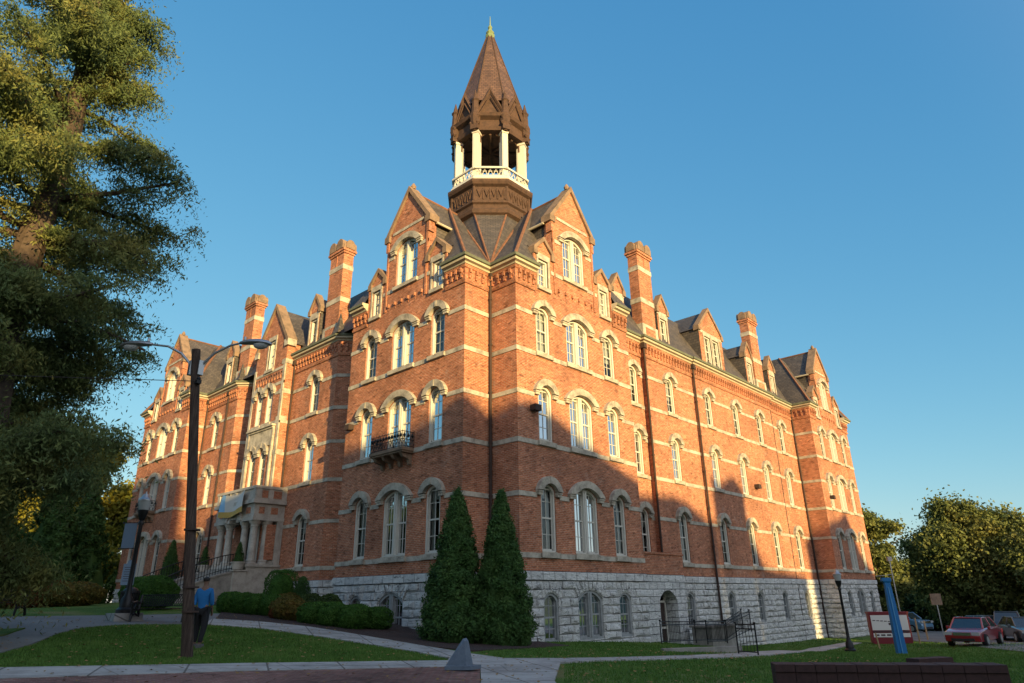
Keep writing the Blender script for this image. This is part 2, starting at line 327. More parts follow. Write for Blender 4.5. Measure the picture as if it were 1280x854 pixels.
# ------------------------------------------------------------ ground, paths, roads
def xs_(): 
    a=list(np.arange(-32,60,1.0)); b=[-900,-500,-300,-180,-110,-80,-60,-45,-38]; c=[64,70,78,88,100,110,140,200,300,500,900,1500]
    return np.array(b+a+c,float)
gx=xs_(); gy=xs_(); GX,GY=np.meshgrid(gx,gy,indexing='ij'); GZ=hz(GX,GY); nx,ny=GX.shape
far=np.maximum(0,np.hypot(GX,GY)-110); GZ=GZ-far*.02
V=np.stack([GX,GY,GZ],-1).reshape(-1,3); I=np.arange(nx*ny).reshape(nx,ny)
Fq=np.stack([I[:-1,:-1],I[1:,:-1],I[1:,1:],I[:-1,1:]],-1).reshape(-1,4)
g=bigmesh('ground',V,Fq,'grass',smooth=True); g['kind']='structure'
def sheet(name,poly,m,off=.03,step=1.0,skirt=.12,kind='structure'):
    bm=bmesh.new(); vs=[bm.verts.new((x,y,0)) for x,y in poly]; bm.faces.new(vs)
    bmesh.ops.triangulate(bm,faces=bm.faces[:])
    X=[p[0] for p in poly]; Y=[p[1] for p in poly]
    for ax,(a,b) in ((0,(min(X),max(X))),(1,(min(Y),max(Y)))):
        c=math.floor(a/step)*step+step
        while c<b:
            co=(c,0,0) if ax==0 else (0,c,0); no=(1,0,0) if ax==0 else (0,1,0)
            bmesh.ops.bisect_plane(bm,geom=bm.verts[:]+bm.edges[:]+bm.faces[:],plane_co=co,plane_no=no); c+=step
    for v in bm.verts: v.co.z=H(v.co.x,v.co.y)+off
    if skirt:
        be=[e for e in bm.edges if e.is_boundary]; ex=bmesh.ops.extrude_edge_only(bm,edges=be)
        for v in ex['geom']:
            if isinstance(v,bmesh.types.BMVert): v.co.z-=skirt
    bmesh.ops.recalc_face_normals(bm,faces=bm.faces)
    L=bm.loops.layers.uv.new('UVMap')
    for f in bm.faces:
        for lp in f.loops: lp[L].uv=(lp.vert.co.x,lp.vert.co.y)
    me=bpy.data.meshes.new(name); bm.to_mesh(me); bm.free(); me.materials.append(M[m]); o=link(name,me); o['kind']=kind; return o
WALK_LOW=[(-26,1.2),(-15.25,-1.97),(-10.97,-3.03),(-6.26,-4.73),(-5.5,-5.2),(-6.38,-6.03),(-7.17,-5.76),(-11.55,-4.23),(-15.53,-3.47),(-26,-.4)]
sheet('sidewalk',WALK_LOW,'concrete',.05)
sheet('brick_plaza',[(-26,-.42),(-15.53,-3.49),(-11.55,-4.25),(-7.17,-5.78),(-6.40,-6.05),(-8.37,-8.09),(-14,-13.6),(-24,-22),(-34,-14)],'brick_pave',.04)
sheet('concrete_walk',[(-6.37,-6.03),(-5.48,-5.18),(-4.4,-5.0),(-3.1,-5.6),(-3.9,-6.5),(-7.16,-9.02),(-13,-15),(-23,-24),(-24,-22),(-13.97,-13.6),(-8.34,-8.09)],'concrete',.046)
sheet('curved_path',[(-7.04,7.56),(-5.85,6.5),(-4.7,4.6),(-4.3,2.6),(-4.15,.6),(-4.2,-1.6),(-4.35,-3.6),(-4.4,-4.98),(-5.46,-5.16),(-6.24,-4.7),(-5.75,-4.2),(-5.55,-2.6),(-5.65,-.6),(-6.0,1.6),(-6.8,4.0),(-8.2,5.5)],'concrete',.04)
sheet('narrow_path',[(-3.12,-5.58),(-1.6,-6.1),(-.3,-6.42),(2.4,-6.85),(5.3,-6.9),(10,-6.0),(16,-4.2),(24.6,-1.9),(31.9,-1.6),(32,-2.6),(24.6,-3.0),(16,-5.3),(10,-7.2),(5.3,-8.1),(2.4,-7.95),(-.3,-7.3),(-2.2,-6.7),(-3.88,-6.48)],'concrete',.042)
sheet('asphalt_drive',[(-40,14),(-12.8,11.4),(-9,10.15),(-6.7,10.2),(-4.6,9.7),(-4.9,8.4),(-7.0,7.58),(-8.22,5.52),(-10.7,5.86),(-11.98,5.31),(-12.9,4.0),(-13.87,2.08),(-15.6,-.6),(-26,1.3),(-40,5)],'asphalt',.025)
sheet('lawn_island',[(-13.3,5.6),(-13.75,4.7),(-14.1,3.9),(-14.9,3.2),(-16.2,3.6),(-15.4,5.2)],'grass',.06)
sheet('road',[(21.1,-12.9),(24.5,-11.1),(27.8,-9.5),(33.5,-7.0),(36.5,-4.4),(46,-1.9),(62,3),(95,10),(95,-6),(62,-12),(52,-16),(46,-22),(38,-60),(18,-60),(18,-20)],'asphalt',.03,2.0)
sheet('mulch_bed',[(-6.9,7.6),(-5.8,6.6),(-4.6,4.6),(-4.2,2.6),(-4.05,.6),(-4.1,-1.4),(-3.6,-2.9),(-1.0,-2.6),(2.2,-1.9),(2.6,-.1),(-.05,-.1),(-.05,10.5),(1.3,13),(1.3,18.5),(-2.6,18.4),(-4.4,12.5),(-5.7,9.9)],'mulch',.035,kind='stuff')
# grass blades on the nearer lawns
def inpoly(x,y,poly):
    c=np.zeros(len(x),bool); n=len(poly)
    for i in range(n):
        x1,y1=poly[i]; x2,y2=poly[(i+1)%n]
        k=((y1>y)!=(y2>y)); c^=k&(x<(x2-x1)*(y-y1)/(y2-y1+1e-12)+x1)
    return c
LAWN1=[(-15.2,-1.9),(-10.97,-2.98),(-6.3,-4.68),(-5.85,-4.2),(-5.62,-2.6),(-5.72,-.6),(-6.1,1.6),(-6.9,4.0),(-8.3,5.45),(-10.7,5.8),(-11.95,5.25),(-12.9,3.9),(-13.8,2.0),(-15.5,-.6)]
LAWN2=[(-3.85,-6.6),(-2.1,-6.8),(-.3,-7.4),(2.4,-8.05),(5.3,-8.2),(10,-7.3),(16,-5.4),(24.6,-3.1),(32,-2.7),(36,-7.7),(32,-11.6),(14,-19),(-2,-19.5),(-7.0,-9.15)]
LAWN3=[(-4.2,-4.9),(-3.1,-5.45),(-1.6,-6.0),(-.3,-6.3),(2.4,-6.75),(5.3,-6.8),(10,-5.9),(16,-4.1),(24.6,-1.8),(31.9,-1.5),(37,-1.2),(37,1.4),(11,1.2),(10,-.05),(2.8,-.05),(2.3,-2),(-1,-2.7),(-3.6,-3.0)]
def blades(name,poly,n,hmin,hmax):
    X=[p[0] for p in poly]; Y=[p[1] for p in poly]; k=int(n*2.6)
    x=RNG.uniform(min(X),max(X),k); y=RNG.uniform(min(Y),max(Y),k); q=inpoly(x,y,poly)
    d=np.hypot(x-CP.x,y-CP.y); q&=RNG.random(k)<np.clip((26/d)**2,0,1); x=x[q][:n]; y=y[q][:n]; n=len(x)
    z=hz(x,y); a=RNG.uniform(0,PI,n); h=RNG.uniform(hmin,hmax,n); w=.012+.008*RNG.random(n)*(np.hypot(x-CP.x,y-CP.y)/16)
    dx=np.cos(a)*w; dy=np.sin(a)*w; lx=RNG.normal(0,.022,n); ly=RNG.normal(0,.022,n)
    V=np.stack([np.stack([x-dx,y-dy,z-.01],-1),np.stack([x+dx,y+dy,z-.01],-1),np.stack([x+lx,y+ly,z+h],-1)],1).reshape(-1,3)
    o=bigmesh(name,V,np.arange(3*n).reshape(n,3),'blade'); tag(o,'short mown lawn grass in front of the brick hall','grass',kind='stuff')
blades('grass',LAWN1,60000,.03,.075); blades('grass',LAWN2,70000,.03,.08); blades('grass',LAWN3,35000,.03,.075)

# ------------------------------------------------------------ the hall
hall=thing('college_hall','huge red brick Victorian hall with white stone bands, gables and a brown spired corner tower','building',(0,0,0))
ARC=8
def arcpts(w,zs,r,x=0,n=ARC):
    """arch points left->right, from spring to spring"""
    h=w/2; Rr=(h*h+r*r)/(2*r); zc=zs+r-Rr; a=math.asin(min(1,h/Rr))
    return [(x+Rr*math.sin(-a+2*a*k/n),zc+Rr*math.cos(-a+2*a*k/n)) for k in range(n+1)]
def wall(mb,P0,P1,z0,z1,ops=(),dep=.28,back=.8,mi=0,dk=1):
    P0=Vector(P0); P1=Vector(P1); L=(P1-P0).length; d=(P1-P0)/L; inn=Vector((-d.y,d.x))
    def Q(t,y,z): p=P0+d*t+inn*y; return (p.x,p.y,z)
    cols={}
    for (t,w,zs,zp,r) in ops: cols.setdefault(round(t,3),[]).append((t,w,zs,zp,r))
    t0=0
    for k in sorted(cols):
        oc=sorted(cols[k],key=lambda o:o[2]); w=oc[0][1]; a=k-w/2; b=k+w/2
        if a>t0+1e-4: mb.face([Q(t0,0,z0),Q(a,0,z0),Q(a,0,z1),Q(t0,0,z1)],mi)
        zc=z0
        for (t,w_,zs,zp,r) in oc:
            mb.face([Q(a,0,zc),Q(b,0,zc),Q(b,0,zs),Q(a,0,zs)],mi)
            if r>0: pts=arcpts(w,zp,r,k); top=zp+r+.06
            else: pts=[(a,zp),(b,zp)]; top=zp
            if top>zp:
                for (x1,q1),(x2,q2) in zip(pts,pts[1:]): mb.face([Q(x1,0,q1),Q(x2,0,q2),Q(x2,0,top),Q(x1,0,top)],mi)
            out=[(a,zs)]+pts+[(b,zs)]
            for (x1,q1),(x2,q2) in zip(out,out[1:]+out[:1]):
                mb.face([Q(x1,0,q1),Q(x1,dep,q1),Q(x2,dep,q2),Q(x2,0,q2)],mi)
                mb.face([Q(x1,dep,q1),Q(x1,back,q1),Q(x2,back,q2),Q(x2,dep,q2)],dk)
            mb.face([Q(x,back,q) for x,q in out],dk); zc=top
        mb.face([Q(a,0,zc),Q(b,0,zc),Q(b,0,z1),Q(a,0,z1)],mi); t0=b
    if L>t0+1e-4: mb.face([Q(t0,0,z0),Q(L,0,z0),Q(L,0,z1),Q(t0,0,z1)],mi)
def rockface(mb,P0,P1,z0,z1,ops,top=-.37,mi=0):
    P0=Vector(P0); P1=Vector(P1); L=(P1-P0).length
    if L<.5: return
    d=(P1-P0)/L; inn=Vector((-d.y,d.x)); rh=.345
    def Q(t,y,z): p=P0+d*t+inn*y; return (p.x,p.y,z)
    def stone(q,dep,cx,cz):
        n=len(q); f=[Q(t,-.004,z) for t,z in q]; k=.80; jx,jz=VR0.uniform(-.04,.04),VR0.uniform(-.03,.03)
        g=[Q(cx+(t-cx)*(.86 if n<6 else .9)+jx,-dep*VR0.uniform(.6,1.25),cz+(z-cz)*.70+jz) for t,z in q]; c=Q(cx+jx*2,-dep*VR0.uniform(1.0,1.5),cz+jz)
        for i in range(n): mb.face([f[i],f[(i+1)%n],g[(i+1)%n],g[i]],mi); mb.face([g[i],g[(i+1)%n],c],mi)
    z=top
    while z-rh>z0:
        zl=z-rh; segs=[(0,L)]
        for (t,w,zs,zp,r) in ops:
            ztop=zp+r
            if zl<ztop+.0 and z>zs:
                hw=w/2+.02 if z<=zp+.05 else w/2+.16
                if zl>=zp: hw=w/2+.22
            elif zl<ztop+.75 and z>zs: hw=w/2+.10+.28*min(1,max(0,(zl-zp)/.8))
            else: continue
            ns=[]
            for a,b in segs:
                if t-hw>a: ns.append((a,min(b,t-hw)))
                if t+hw<b: ns.append((max(a,t+hw),b))
            segs=[s for s in set(ns) if s[1]-s[0]>.06]
        for a,b in segs:
            x=a
            while x<b-1e-3:
                w_=VR0.uniform(.45,1.15); e_=x+w_
                if b-e_<.35: e_=b
                g_=.012; stone([(x+g_,zl+g_),(e_-g_,zl+g_),(e_-g_,z-g_),(x+g_,z-g_)],VR0.uniform(.03,.085),(x+e_)/2,(z+zl)/2); x=e_
        z=zl
    for (t,w,zs,zp,r) in ops:
        n=7 if w<1.2 else 9; pi_=arcpts(w+.03,zp,r+.015,t,n); h=w/2
        for k in range(n):
            (xa,za),(xb,zb)=pi_[k],pi_[k+1]; f=lambda x:t+(x-t)*(1+.42)
            q=[(xa+.008,za),(xb-.008,zb),(f(xb)-.008,top-.01),(f(xa)+.008,top-.01)]; stone(q,VR0.uniform(.03,.06),sum(p[0] for p in q)/4,sum(p[1] for p in q)/4)
VR0=random.Random(3)
# window library: origin at bottom centre on the wall face, X along wall, Y inward
WL={}
def win_meshes(w,hs,r,style,fm='white'):
    key=(w,round(hs,2),r,style,fm)
    if key in WL: return WL[key]
    pts=arcpts(w,hs,r) if r>0 else [(-w/2,hs),(w/2,hs)]
    F=MB(); fw_=.10; y0,y1=.05,.24
    def ring(pts,base,t,y0,y1,mi=0):
        cx=sum(p[0] for p in pts)/len(pts); out=[(pts[0][0],base)]+pts+[(pts[-1][0],base)]
        inn=[]
        for (x,z) in out:
            xi=x-t if x>cx+1e-6 else (x+t if x<cx-1e-6 else x)
            sc=(w/2-t)/(w/2) if len(pts)>2 else 1
            if len(pts)>2: xi=cx+(x-cx)*max(.05,( (pts[-1][0]-pts[0][0])/2-t)/((pts[-1][0]-pts[0][0])/2))
            inn.append((xi,z-t if z>base+.01 else base+t))
        n=len(out)
        for i in range(n):
            j=(i+1)%n
            a,b,c,d_=out[i],out[j],inn[j],inn[i]
            F.face([(a[0],y0,a[1]),(b[0],y0,b[1]),(c[0],y0,c[1]),(d_[0],y0,d_[1])],mi)
            F.face([(d_[0],y0,d_[1]),(c[0],y0,c[1]),(c[0],y1,c[1]),(d_[0],y1,d_[1])],mi)
            F.face([(a[0],y0,a[1]),(a[0],y0-.0,a[1]),(b[0],y0,b[1])],mi) if False else None
    ring(pts,0,fw_,y0,y1)
    crown=hs+r
    lights=[(-w/2+fw_,w/2-fw_)]
    if style=='D':
        F.box((-.13,.03,.1),(.13,.22,crown-.08)); F.box((-.05,.0,.1),(.05,.05,crown-.12)); lights=[(-w/2+fw_,-.13),(.13,w/2-fw_)]
    mid=crown*.5
    for (a,b) in lights:
        F.box((a,.14,fw_),(a+.05,.20,hs)); F.box((b-.05,.14,fw_),(b,.20,hs))
        F.box((a,.13,mid-.035),(b,.20,mid+.035)); F.box((a,.14,fw_),(b,.20,fw_+.07))
        c=(a+b)/2; F.box((c-.016,.155,fw_),(c+.016,.19,hs+r*.7))
        for zz in (mid*.5+.04,mid+(crown-mid)*.5-.02): F.box((a,.157,zz-.014),(b,.188,zz+.014))
        if r>0 or style=='D': F.box((a,.15,hs-.02+r*.3),(b,.195,hs+r*.35+.02))
    fo=F.build('window',fm); me=fo.data; bpy.data.objects.remove(fo)
    G=MB(); G.face([(x,.175,z) for x,z in ([(-w/2+.02,.04)]+[(x*.97,z-.03) for x,z in pts]+[(w/2-.02,.04)])]); go=G.build('pane','glass'); gm=go.data; bpy.data.objects.remove(go)
    bl=[]
    for var in range(4):
        B=MB(); iw=w/2-.06
        for (a,b) in lights:
            if var==0: B.box((a,.30,hs*.02),(b,.32,crown-.1))
            elif var==1: B.box((a,.30,hs*.45),(b,.32,crown-.1))
            elif var==2:
                q=(b-a)*.34; B.box((a,.30,.05),(a+q,.32,crown-.12)); B.box((b-q*.8,.30,.05),(b,.32,crown-.12)); B.box((a,.33,crown*.8),(b,.34,crown-.1))
            else: B.box((a,.30,hs*.72),(b,.32,crown-.1)); B.box((a,.30,.05),(a+(b-a)*.2,.32,hs*.7))
        bo=B.build('blind','blind'); bl.append(bo.data); bpy.data.objects.remove(bo)
    S=MB(); S.box((-w/2-.12,-.13,-.20),(w/2+.12,.10,-.003)); S.box((-w/2+.0,-.02,-.003),(w/2-.0,.14,.05)); so_=S.build('sill','lime'); sm=so_.data; bpy.data.objects.remove(so_)
    hm=None
    if r>0 and style in('S','D'):
        h=w/2; Rr=(h*h+r*r)/(2*r); zc=hs+r-Rr; th=.31 if style=='S' else .33; Ro=Rr+th; zb=hs-.02 if style=='S' else hs
        n=16; a_i=math.asin(min(1,h/Rr)); a_o=math.acos(max(-1,min(1,(zb-zc)/Ro)))
        oi=[((Rr+.005)*math.sin(-a_i+2*a_i*k/n),zc+(Rr+.005)*math.cos(-a_i+2*a_i*k/n)) for k in range(n+1)]
        oo=[(Ro*math.sin(-a_o+2*a_o*k/n),zc+Ro*math.cos(-a_o+2*a_o*k/n)) for k in range(n+1)]
        B=MB()
        for k in range(n):
            for (y0_,y1_,s_) in ((-.21,.02,0),):
                a,b,c,d_=oi[k],oi[k+1],oo[k+1],oo[k]
                B.face([(a[0],y0_,a[1]),(b[0],y0_,b[1]),(c[0],y0_,c[1]),(d_[0],y0_,d_[1])])
                B.face([(a[0],y0_,a[1]),(b[0],y0_,b[1]),(b[0],.1,b[1]),(a[0],.1,a[1])])
                B.face([(d_[0],y0_,d_[1]),(c[0],y0_,c[1]),(c[0],.02,c[1]),(d_[0],.02,d_[1])])
        for s_ in(-1,1):
            xi=s_*h; xo=s_*abs(oo[0][0])
            B.face([(xi,-.21,zb),(xo,-.21,zb),(xo,.02,zb),(xi,.02,zb)])
            B.box((s_*(h+.004),-.14,zb-.20),(s_*(abs(oo[0][0])-.05),.02,zb-.004)); B.box((s_*(h+.02),-.175,zb-.09),(s_*(abs(oo[0][0])-.01),.02,zb-.03))
        B.box((-.07,-.235,hs+r+.0),(.07,-.205,hs+r+th-.01)) if style=='S' else None
        ho=B.build('hood',"lime"); hm=ho.data; bpy.data.objects.remove(ho)
    elif style=='F':
        B=MB(); B.box((-w/2-.14,-.06,hs),(w/2+.14,.1,hs+.30)); 
        for s_ in(-1,1): B.box((s_*w/2,-.05,.0),(s_*(w/2+.12),.1,hs-.002))
        ho=B.build('lintel','lime'); hm=ho.data; bpy.data.objects.remove(ho)
    WL[key]=(me,gm,bl,sm,hm); return WL[key]
VR=random.Random(5)
def place_win(P0,P1,t,w,zs,zp,r,style,parent=None,hood=True,sill=True,depth2=False,blind=None,name='window',fm='white'):
    P0=Vector(P0); P1=Vector(P1); d=(P1-P0).normalized(); p=P0+d*t; ang=math.atan2(d.y,d.x)
    me,gm,bl,sm,hm=win_meshes(w,zp-zs,r,style,fm)
    par=parent or hall
    o=link(name,me,par,(p.x,p.y,zs),ang)
    if depth2: sub=lambda n,m: link(n,m,par,(p.x,p.y,zs),ang)
    else: sub=lambda n,m: link(n,m,o)
    sub('pane',gm); v=blind if blind is not None else VR.choice([0,0,1,1,2,2,2,3]); sub('blind',bl[v])
    if sill: sub('sill',sm)
    if hood and hm: sub('hood' if style!='F' else 'lintel',hm)
    return o
# levels
BT=12.72
FL=[(.72,3.28),(5.42,7.70),(9.58,11.65)]           # sill, spring
RS,RD=.30,.36; WS,WD=.96,1.76
BAS=(-2.72,-1.10)
def facade(mb,sb,P0,P1,cols,zs0=-5.2,top=13.6,basement=True,floors=FL,bottom=0.0,hood0=True,skipb=()):
    ops=[]; bo=[]
    for (t,kind) in cols:
        w=WS if kind=='S' else WD; r=RS if kind=='S' else RD
        for (a,b) in floors:
            ops.append((t,w,a,b,r)); place_win(P0,P1,t,w,a,b,r,kind)
        if basement and t not in skipb:
            rb=.26 if kind=='S' else .36; bo.append((t,w,BAS[0],BAS[1],rb)); place_win(P0,P1,t,w,BAS[0],BAS[1],rb,kind,hood=False,sill=False,blind=VR.choice([0,1,0]),fm='baseframe')
    wall(mb,P0,P1,bottom,top,ops); wall(sb,P0,P1,zs0,0,bo,dep=.35); rockface(sb,P0,P1,zs0,0,bo)
def bands(bd,P0,P1,cols,ends=(0,0),floors=FL,lo=True):
    P0=Vector(P0); P1=Vector(P1); L=(P1-P0).length; d=(P1-P0)/L; ang=math.atan2(d.y,d.x); bd.frame((P0.x,P0.y,0),ang)
    e0,e1=ends
    for (a,b) in floors:
        bd.box((-e0,-.035,a-.22),(L+e1,.05,a-.012))
        cur=-e0
        for (t,k) in sorted(cols):
            w=(.76 if k=='S' else 1.22)
            if t-w>cur: bd.box((cur,-.035,b-.33),(t-w,.05,b-.13))
            cur=t+w
        if L+e1>cur: bd.box((cur,-.035,b-.33),(L+e1,.05,b-.13))
    bd.frame()
PAV=[(3.5-1.65,'S'),(6.15-1.65,'D'),(8.8-1.65,'S')]
BR=MB(); ST=MB(); BD=MB(); AT=MB()
E_=.036
# near pavilion, right face and left face; notch faces
facade(BR,ST,(1.65,0),(10.65,0),PAV,top=BT); bands(BD,(1.65,0),(10.65,0),PAV,(E_,E_))
facade(BR,ST,(0,10.65),(0,1.65),[(7.15-0,'S') if False else (10.65-8.8,'S'),(10.65-6.15,'D'),(10.65-3.5,'S')],top=BT); bands(BD,(0,10.65),(0,1.65),PAV,(E_,E_))
for a,b in (((0,1.65),(1.65,1.65)),((1.65,1.65),(1.65,0))): facade(BR,ST,a,b,[],top=13.6); bands(BD,a,b,[],(E_ if a[0]==0 else 0,0 if a[0]==0 else E_))
# right wing
S1=((10.65,1.75),(14.8,1.75)); S2=((14.8,1.5),(20.7,1.5)); S3=((20.7,1.4),(32.9,1.4)); S4=((32.9,1.55),(37.5,1.55))
for (a,b),cc,sk in ((S1,[(13.72-10.65,'S')],(13.72-10.65,)),(S2,[(17.5-14.8,'S')],()),(S3,[(22.35-20.7,'S'),(26.45-20.7,'S'),(30.4-20.7,'S')],()),(S4,[(34.85-32.9,'S')],())):
    facade(BR,ST,a,b,cc,skipb=sk); bands(BD,a,b,cc)
for a,b in (((14.8,1.75),(14.8,1.5)),((20.7,1.5),(20.7,1.4)),((32.9,1.4),(32.9,1.55)),((10.65,0),(10.65,1.75)),((46.5,0),(46.5,14)),((37.5,1.55),(37.5,0))): facade(BR,ST,a,b,[])
bands(BD,(37.5,1.55),(37.5,0),[],(0,E_)); bands(BD,(46.5,0),(46.5,14),[],(E_,0))
PR=[(39.4-37.5,'S'),(42.0-37.5,'D'),(44.65-37.5,'S')]
facade(BR,ST,(37.5,0),(46.5,0),PR,top=BT); bands(BD,(37.5,0),(46.5,0),PR,(E_,E_))
# left wing (path runs towards the near corner)
def lw(v0,v1,u,wins,**k):
    cc=[(v0-v,'S') for v in wins]; facade(BR,ST,(u,v0),(u,v1),cc,**k); bands(BD,(u,v0),(u,v1),cc)
PL=[(41.3-39.4,'S'),(41.3-36.75,'D'),(41.3-34.1,'S')]
facade(BR,ST,(0,41.3),(0,32.25),PL,top=BT); bands(BD,(0,41.3),(0,32.25),PL,(E_,E_))
facade(BR,ST,(14,41.3),(0,41.3),[]); bands(BD,(14,41.3),(0,41.3),[],(0,E_))
facade(BR,ST,(0,32.25),(1.4,32.25),[]); bands(BD,(0,32.25),(1.4,32.25),[],(E_,0))
lw(32.25,27.3,1.4,[30.35]); 
facade(BR,ST,(1.4,27.3),(2.4,26.3),[]); bands(BD,(1.4,27.3),(2.4,26.3),[],(0,0))
lw(26.3,23.45,2.4,[24.95],basement=False)
facade(BR,ST,(2.4,23.45),(.7,23.45),[]); facade(BR,ST,(.7,19.35),(1.4,19.35),[]); bands(BD,(.7,19.35),(1.4,19.35),[],(E_,0))
# centre bay: paired windows on the upper floors
cb=[(23.45-22.3,.84),(23.45-20.95,.84)]; ops=[]
for (a,b) in FL[1:]:
    for t_,w_ in cb: ops.append((t_,w_,a,b,.28)); place_win((.7,23.45),(.7,19.35),t_,w_,a,b,.28,'S')
ops.append((2.1,.84,12.9,15.0,.28)); 
wall(BR,(.7,23.45),(.7,19.35),0,12.1,[o for o in ops if o[2]<12]); wall(ST,(.7,23.45),(.7,19.35),-5.2,0)
BD.frame((.7,23.45,0),-PI/2)
for (a,b) in FL[1:]:
    BD.box((-E_,-.035,a-.22),(4.1+E_,.05,a-.012)); BD.box((-E_,-.035,b-.33),(.45,.05,b-.13)); BD.box((3.2,-.035,b-.33),(4.1+E_,.05,b-.13))
BD.box((-E_,-.035,11.95),(4.1+E_,.05,12.15)); BD.box((-E_,-.04,5.2),(.22,.05,13.6)); BD.box((3.88,-.04,5.2),(4.1+E_,.05,13.6))
for q in (7.4,9.5,11.3,13.3): BD.box((3.70,-.05,q),(4.1+E_+.02,.05,q+.3)); BD.box((4.1+.0,-.02,q),(4.1+E_+.015,.45,q+.3))
BD.box((.5,-.10,8.05),(3.6,.05,9.2)); BD.box((.35,-.28,9.22),(3.75,.05,9.34)); BD.box((.42,-.18,9.1),(3.68,.05,9.215))
BD.box((.40,-.14,5.4),(.56,.05,9.1)); BD.box((3.54,-.14,5.4),(3.70,.05,9.1))
BD.frame()
AT.frame((.7,23.45,0),-PI/2); AT.box((.3,-.03,12.55),(3.8,.02,12.70)); AT.frame()
for k in range(9):
    x=.55+k*.375; AT.frame((.7,23.45,0),-PI/2); AT.box((x,-.07,12.35),(x+.16,.02,12.62),0); AT.frame()
lw(19.35,14.3,1.4,[16.6]); facade(BR,ST,(1.4,14.3),(2.6,13.1),[]); bands(BD,(1.4,14.3),(2.6,13.1),[])
facade(BR,ST,(2.6,13.1),(2.6,10.65),[]); bands(BD,(2.6,13.1),(2.6,10.65),[]); facade(BR,ST,(2.6,10.65),(0,10.65),[])
# closing back of the wings
for a,b in (((46.5,14),(14,14)),((14,14),(14,41.3))): wall(BR,a,b,-5,13.6)
# stone ledge on top of the basement and the blind arch on the far pavilion's side
PATH=[(14,41.3),(0,41.3),(0,32.25),(1.4,32.25),(1.4,27.3),(2.4,26.3),(2.4,23.45),(.7,23.45),(.7,19.35),(1.4,19.35),(1.4,14.3),(2.6,13.1),(2.6,10.65),(0,10.65),(0,1.65),(1.65,1.65),(1.65,0),(10.65,0),(10.65,1.75),(14.8,1.75),(14.8,1.5),(20.7,1.5),(20.7,1.4),(32.9,1.4),(32.9,1.55),(37.5,1.55),(37.5,0),(46.5,0),(46.5,14)]
LD=MB(); LD.sweep(PATH,[(-.02,-.36),(.07,-.36),(.07,-.06),(.03,.004),(-.02,.004)]); LD.build('water_table','stone',hall)
# attic storeys of the pavilions
def attic(P0,P1,near=True,flip=False):
    """P0->P1 is the 9 m pavilion front"""
    P0=Vector(P0); P1=Vector(P1); d=(P1-P0).normalized(); ang=math.atan2(d.y,d.x)
    q=lambda t:(P0.x+d.x*t,P0.y+d.y*t)
    mid=4.5; AT=MB()
    for (a,b,top,ops) in ((0,1.35,13.6,[]),(7.65,9,13.6,[])): wall(BR,q(a),q(b),BT,top,ops)
    for (a,b,c,xa) in ((1.35,2.8,2.0,2.08),(6.2,7.65,7.0,6.92)):
        wall(BR,q(a),q(b),BT,14.95,[(c-a,.72,13.05,14.55,0)]); place_win(q(a),q(b),c-a,.72,13.05,14.55,0,'F',blind=3)
        BR.frame((P0.x,P0.y,0),ang); BR.prism([(a+.1,14.95),(b-.1,14.95),((a+b)/2,15.62)],0,.35); BR.box((a,.3,BT),(a+.05,.9,14.95)); BR.box((b-.05,.3,BT),(b,.9,14.95)); BR.frame()
        AT.frame((P0.x,P0.y,0),ang); c_=(a+b)/2
        AT.prism([(a+.0,14.93),(c_,15.64),(c_,15.90),(a-.06,15.12)],-.10,.42,1); AT.prism([(b-.0,14.93),(c_,15.64),(c_,15.90),(b+.06,15.12)],-.101,.421,1)
        AT.box((a-.08,-.12,14.72),(a+.2,.45,15.06),1); AT.box((b-.2,-.12,14.72),(b+.08,.45,15.06),1); AT.frame()
    wall(BR,q(2.8),q(6.2),BT,17.3,[(1.7,WD,14.2,16.35,.38)]); place_win(q(2.8),q(6.2),1.7,WD,14.2,16.35,.38,'D')
    BR.frame((P0.x,P0.y,0),ang); BR.prism([(2.8,17.3),(6.2,17.3),(4.5,19.7)],0,.4); BR.box((2.8,.01,BT),(2.84,.5,17.3)); BR.box((6.16,.01,BT),(6.2,.5,17.3))
    BR.frame()
    AT.frame((P0.x,P0.y,0),ang)
    for s_ in(-1,1):
        AT.prism([(mid+s_*1.78,17.25),(mid,19.70),(mid,20.02),(mid+s_*1.86,17.50)],-.12-.001*s_,.55+.001*s_,1)
        AT.box((mid+s_*1.50,-.13,17.12),(mid+s_*1.92,.5,17.50),1); AT.box((mid+s_*1.60,-.07,16.55),(mid+s_*1.80,.3,17.12),0)
        AT.box((mid+s_*1.56,-.05,13.0),(mid+s_*1.70,.02,16.55),0); AT.box((mid+s_*3.1,-.05,13.0),(mid+s_*3.22,.02,14.7),0)
    AT.box((mid-1.3,-.04,17.42),(mid+1.3,.02,17.58),2); AT.box((mid-1.9,-.035,13.98),(mid+1.9,.03,14.18),2)
    for a,b in((2.8,3.45),(5.55,6.2)): AT.box((a,-.035,15.95),(b,.03,16.15),2)
    AT.lathe([(.12,19.95),(.16,20.1),(.05,20.3)],8,(mid,.2),mi=1)
    for k in range(6): x=mid-1.35+k*.54; AT.box((x-.05,-.10,13.18),(x+.05,.02,13.36),0); AT.box((x-.03,-.02,13.02),(x+.03,.0,13.12),0)
    AT.frame(); AT.build('gable_trim',['brick','coping','lime'],hall)
attic((1.65,0),(10.65,0)); attic((0,10.65),(0,1.65)); attic((37.5,0),(46.5,0)); attic((0,41.3),(0,32.25))
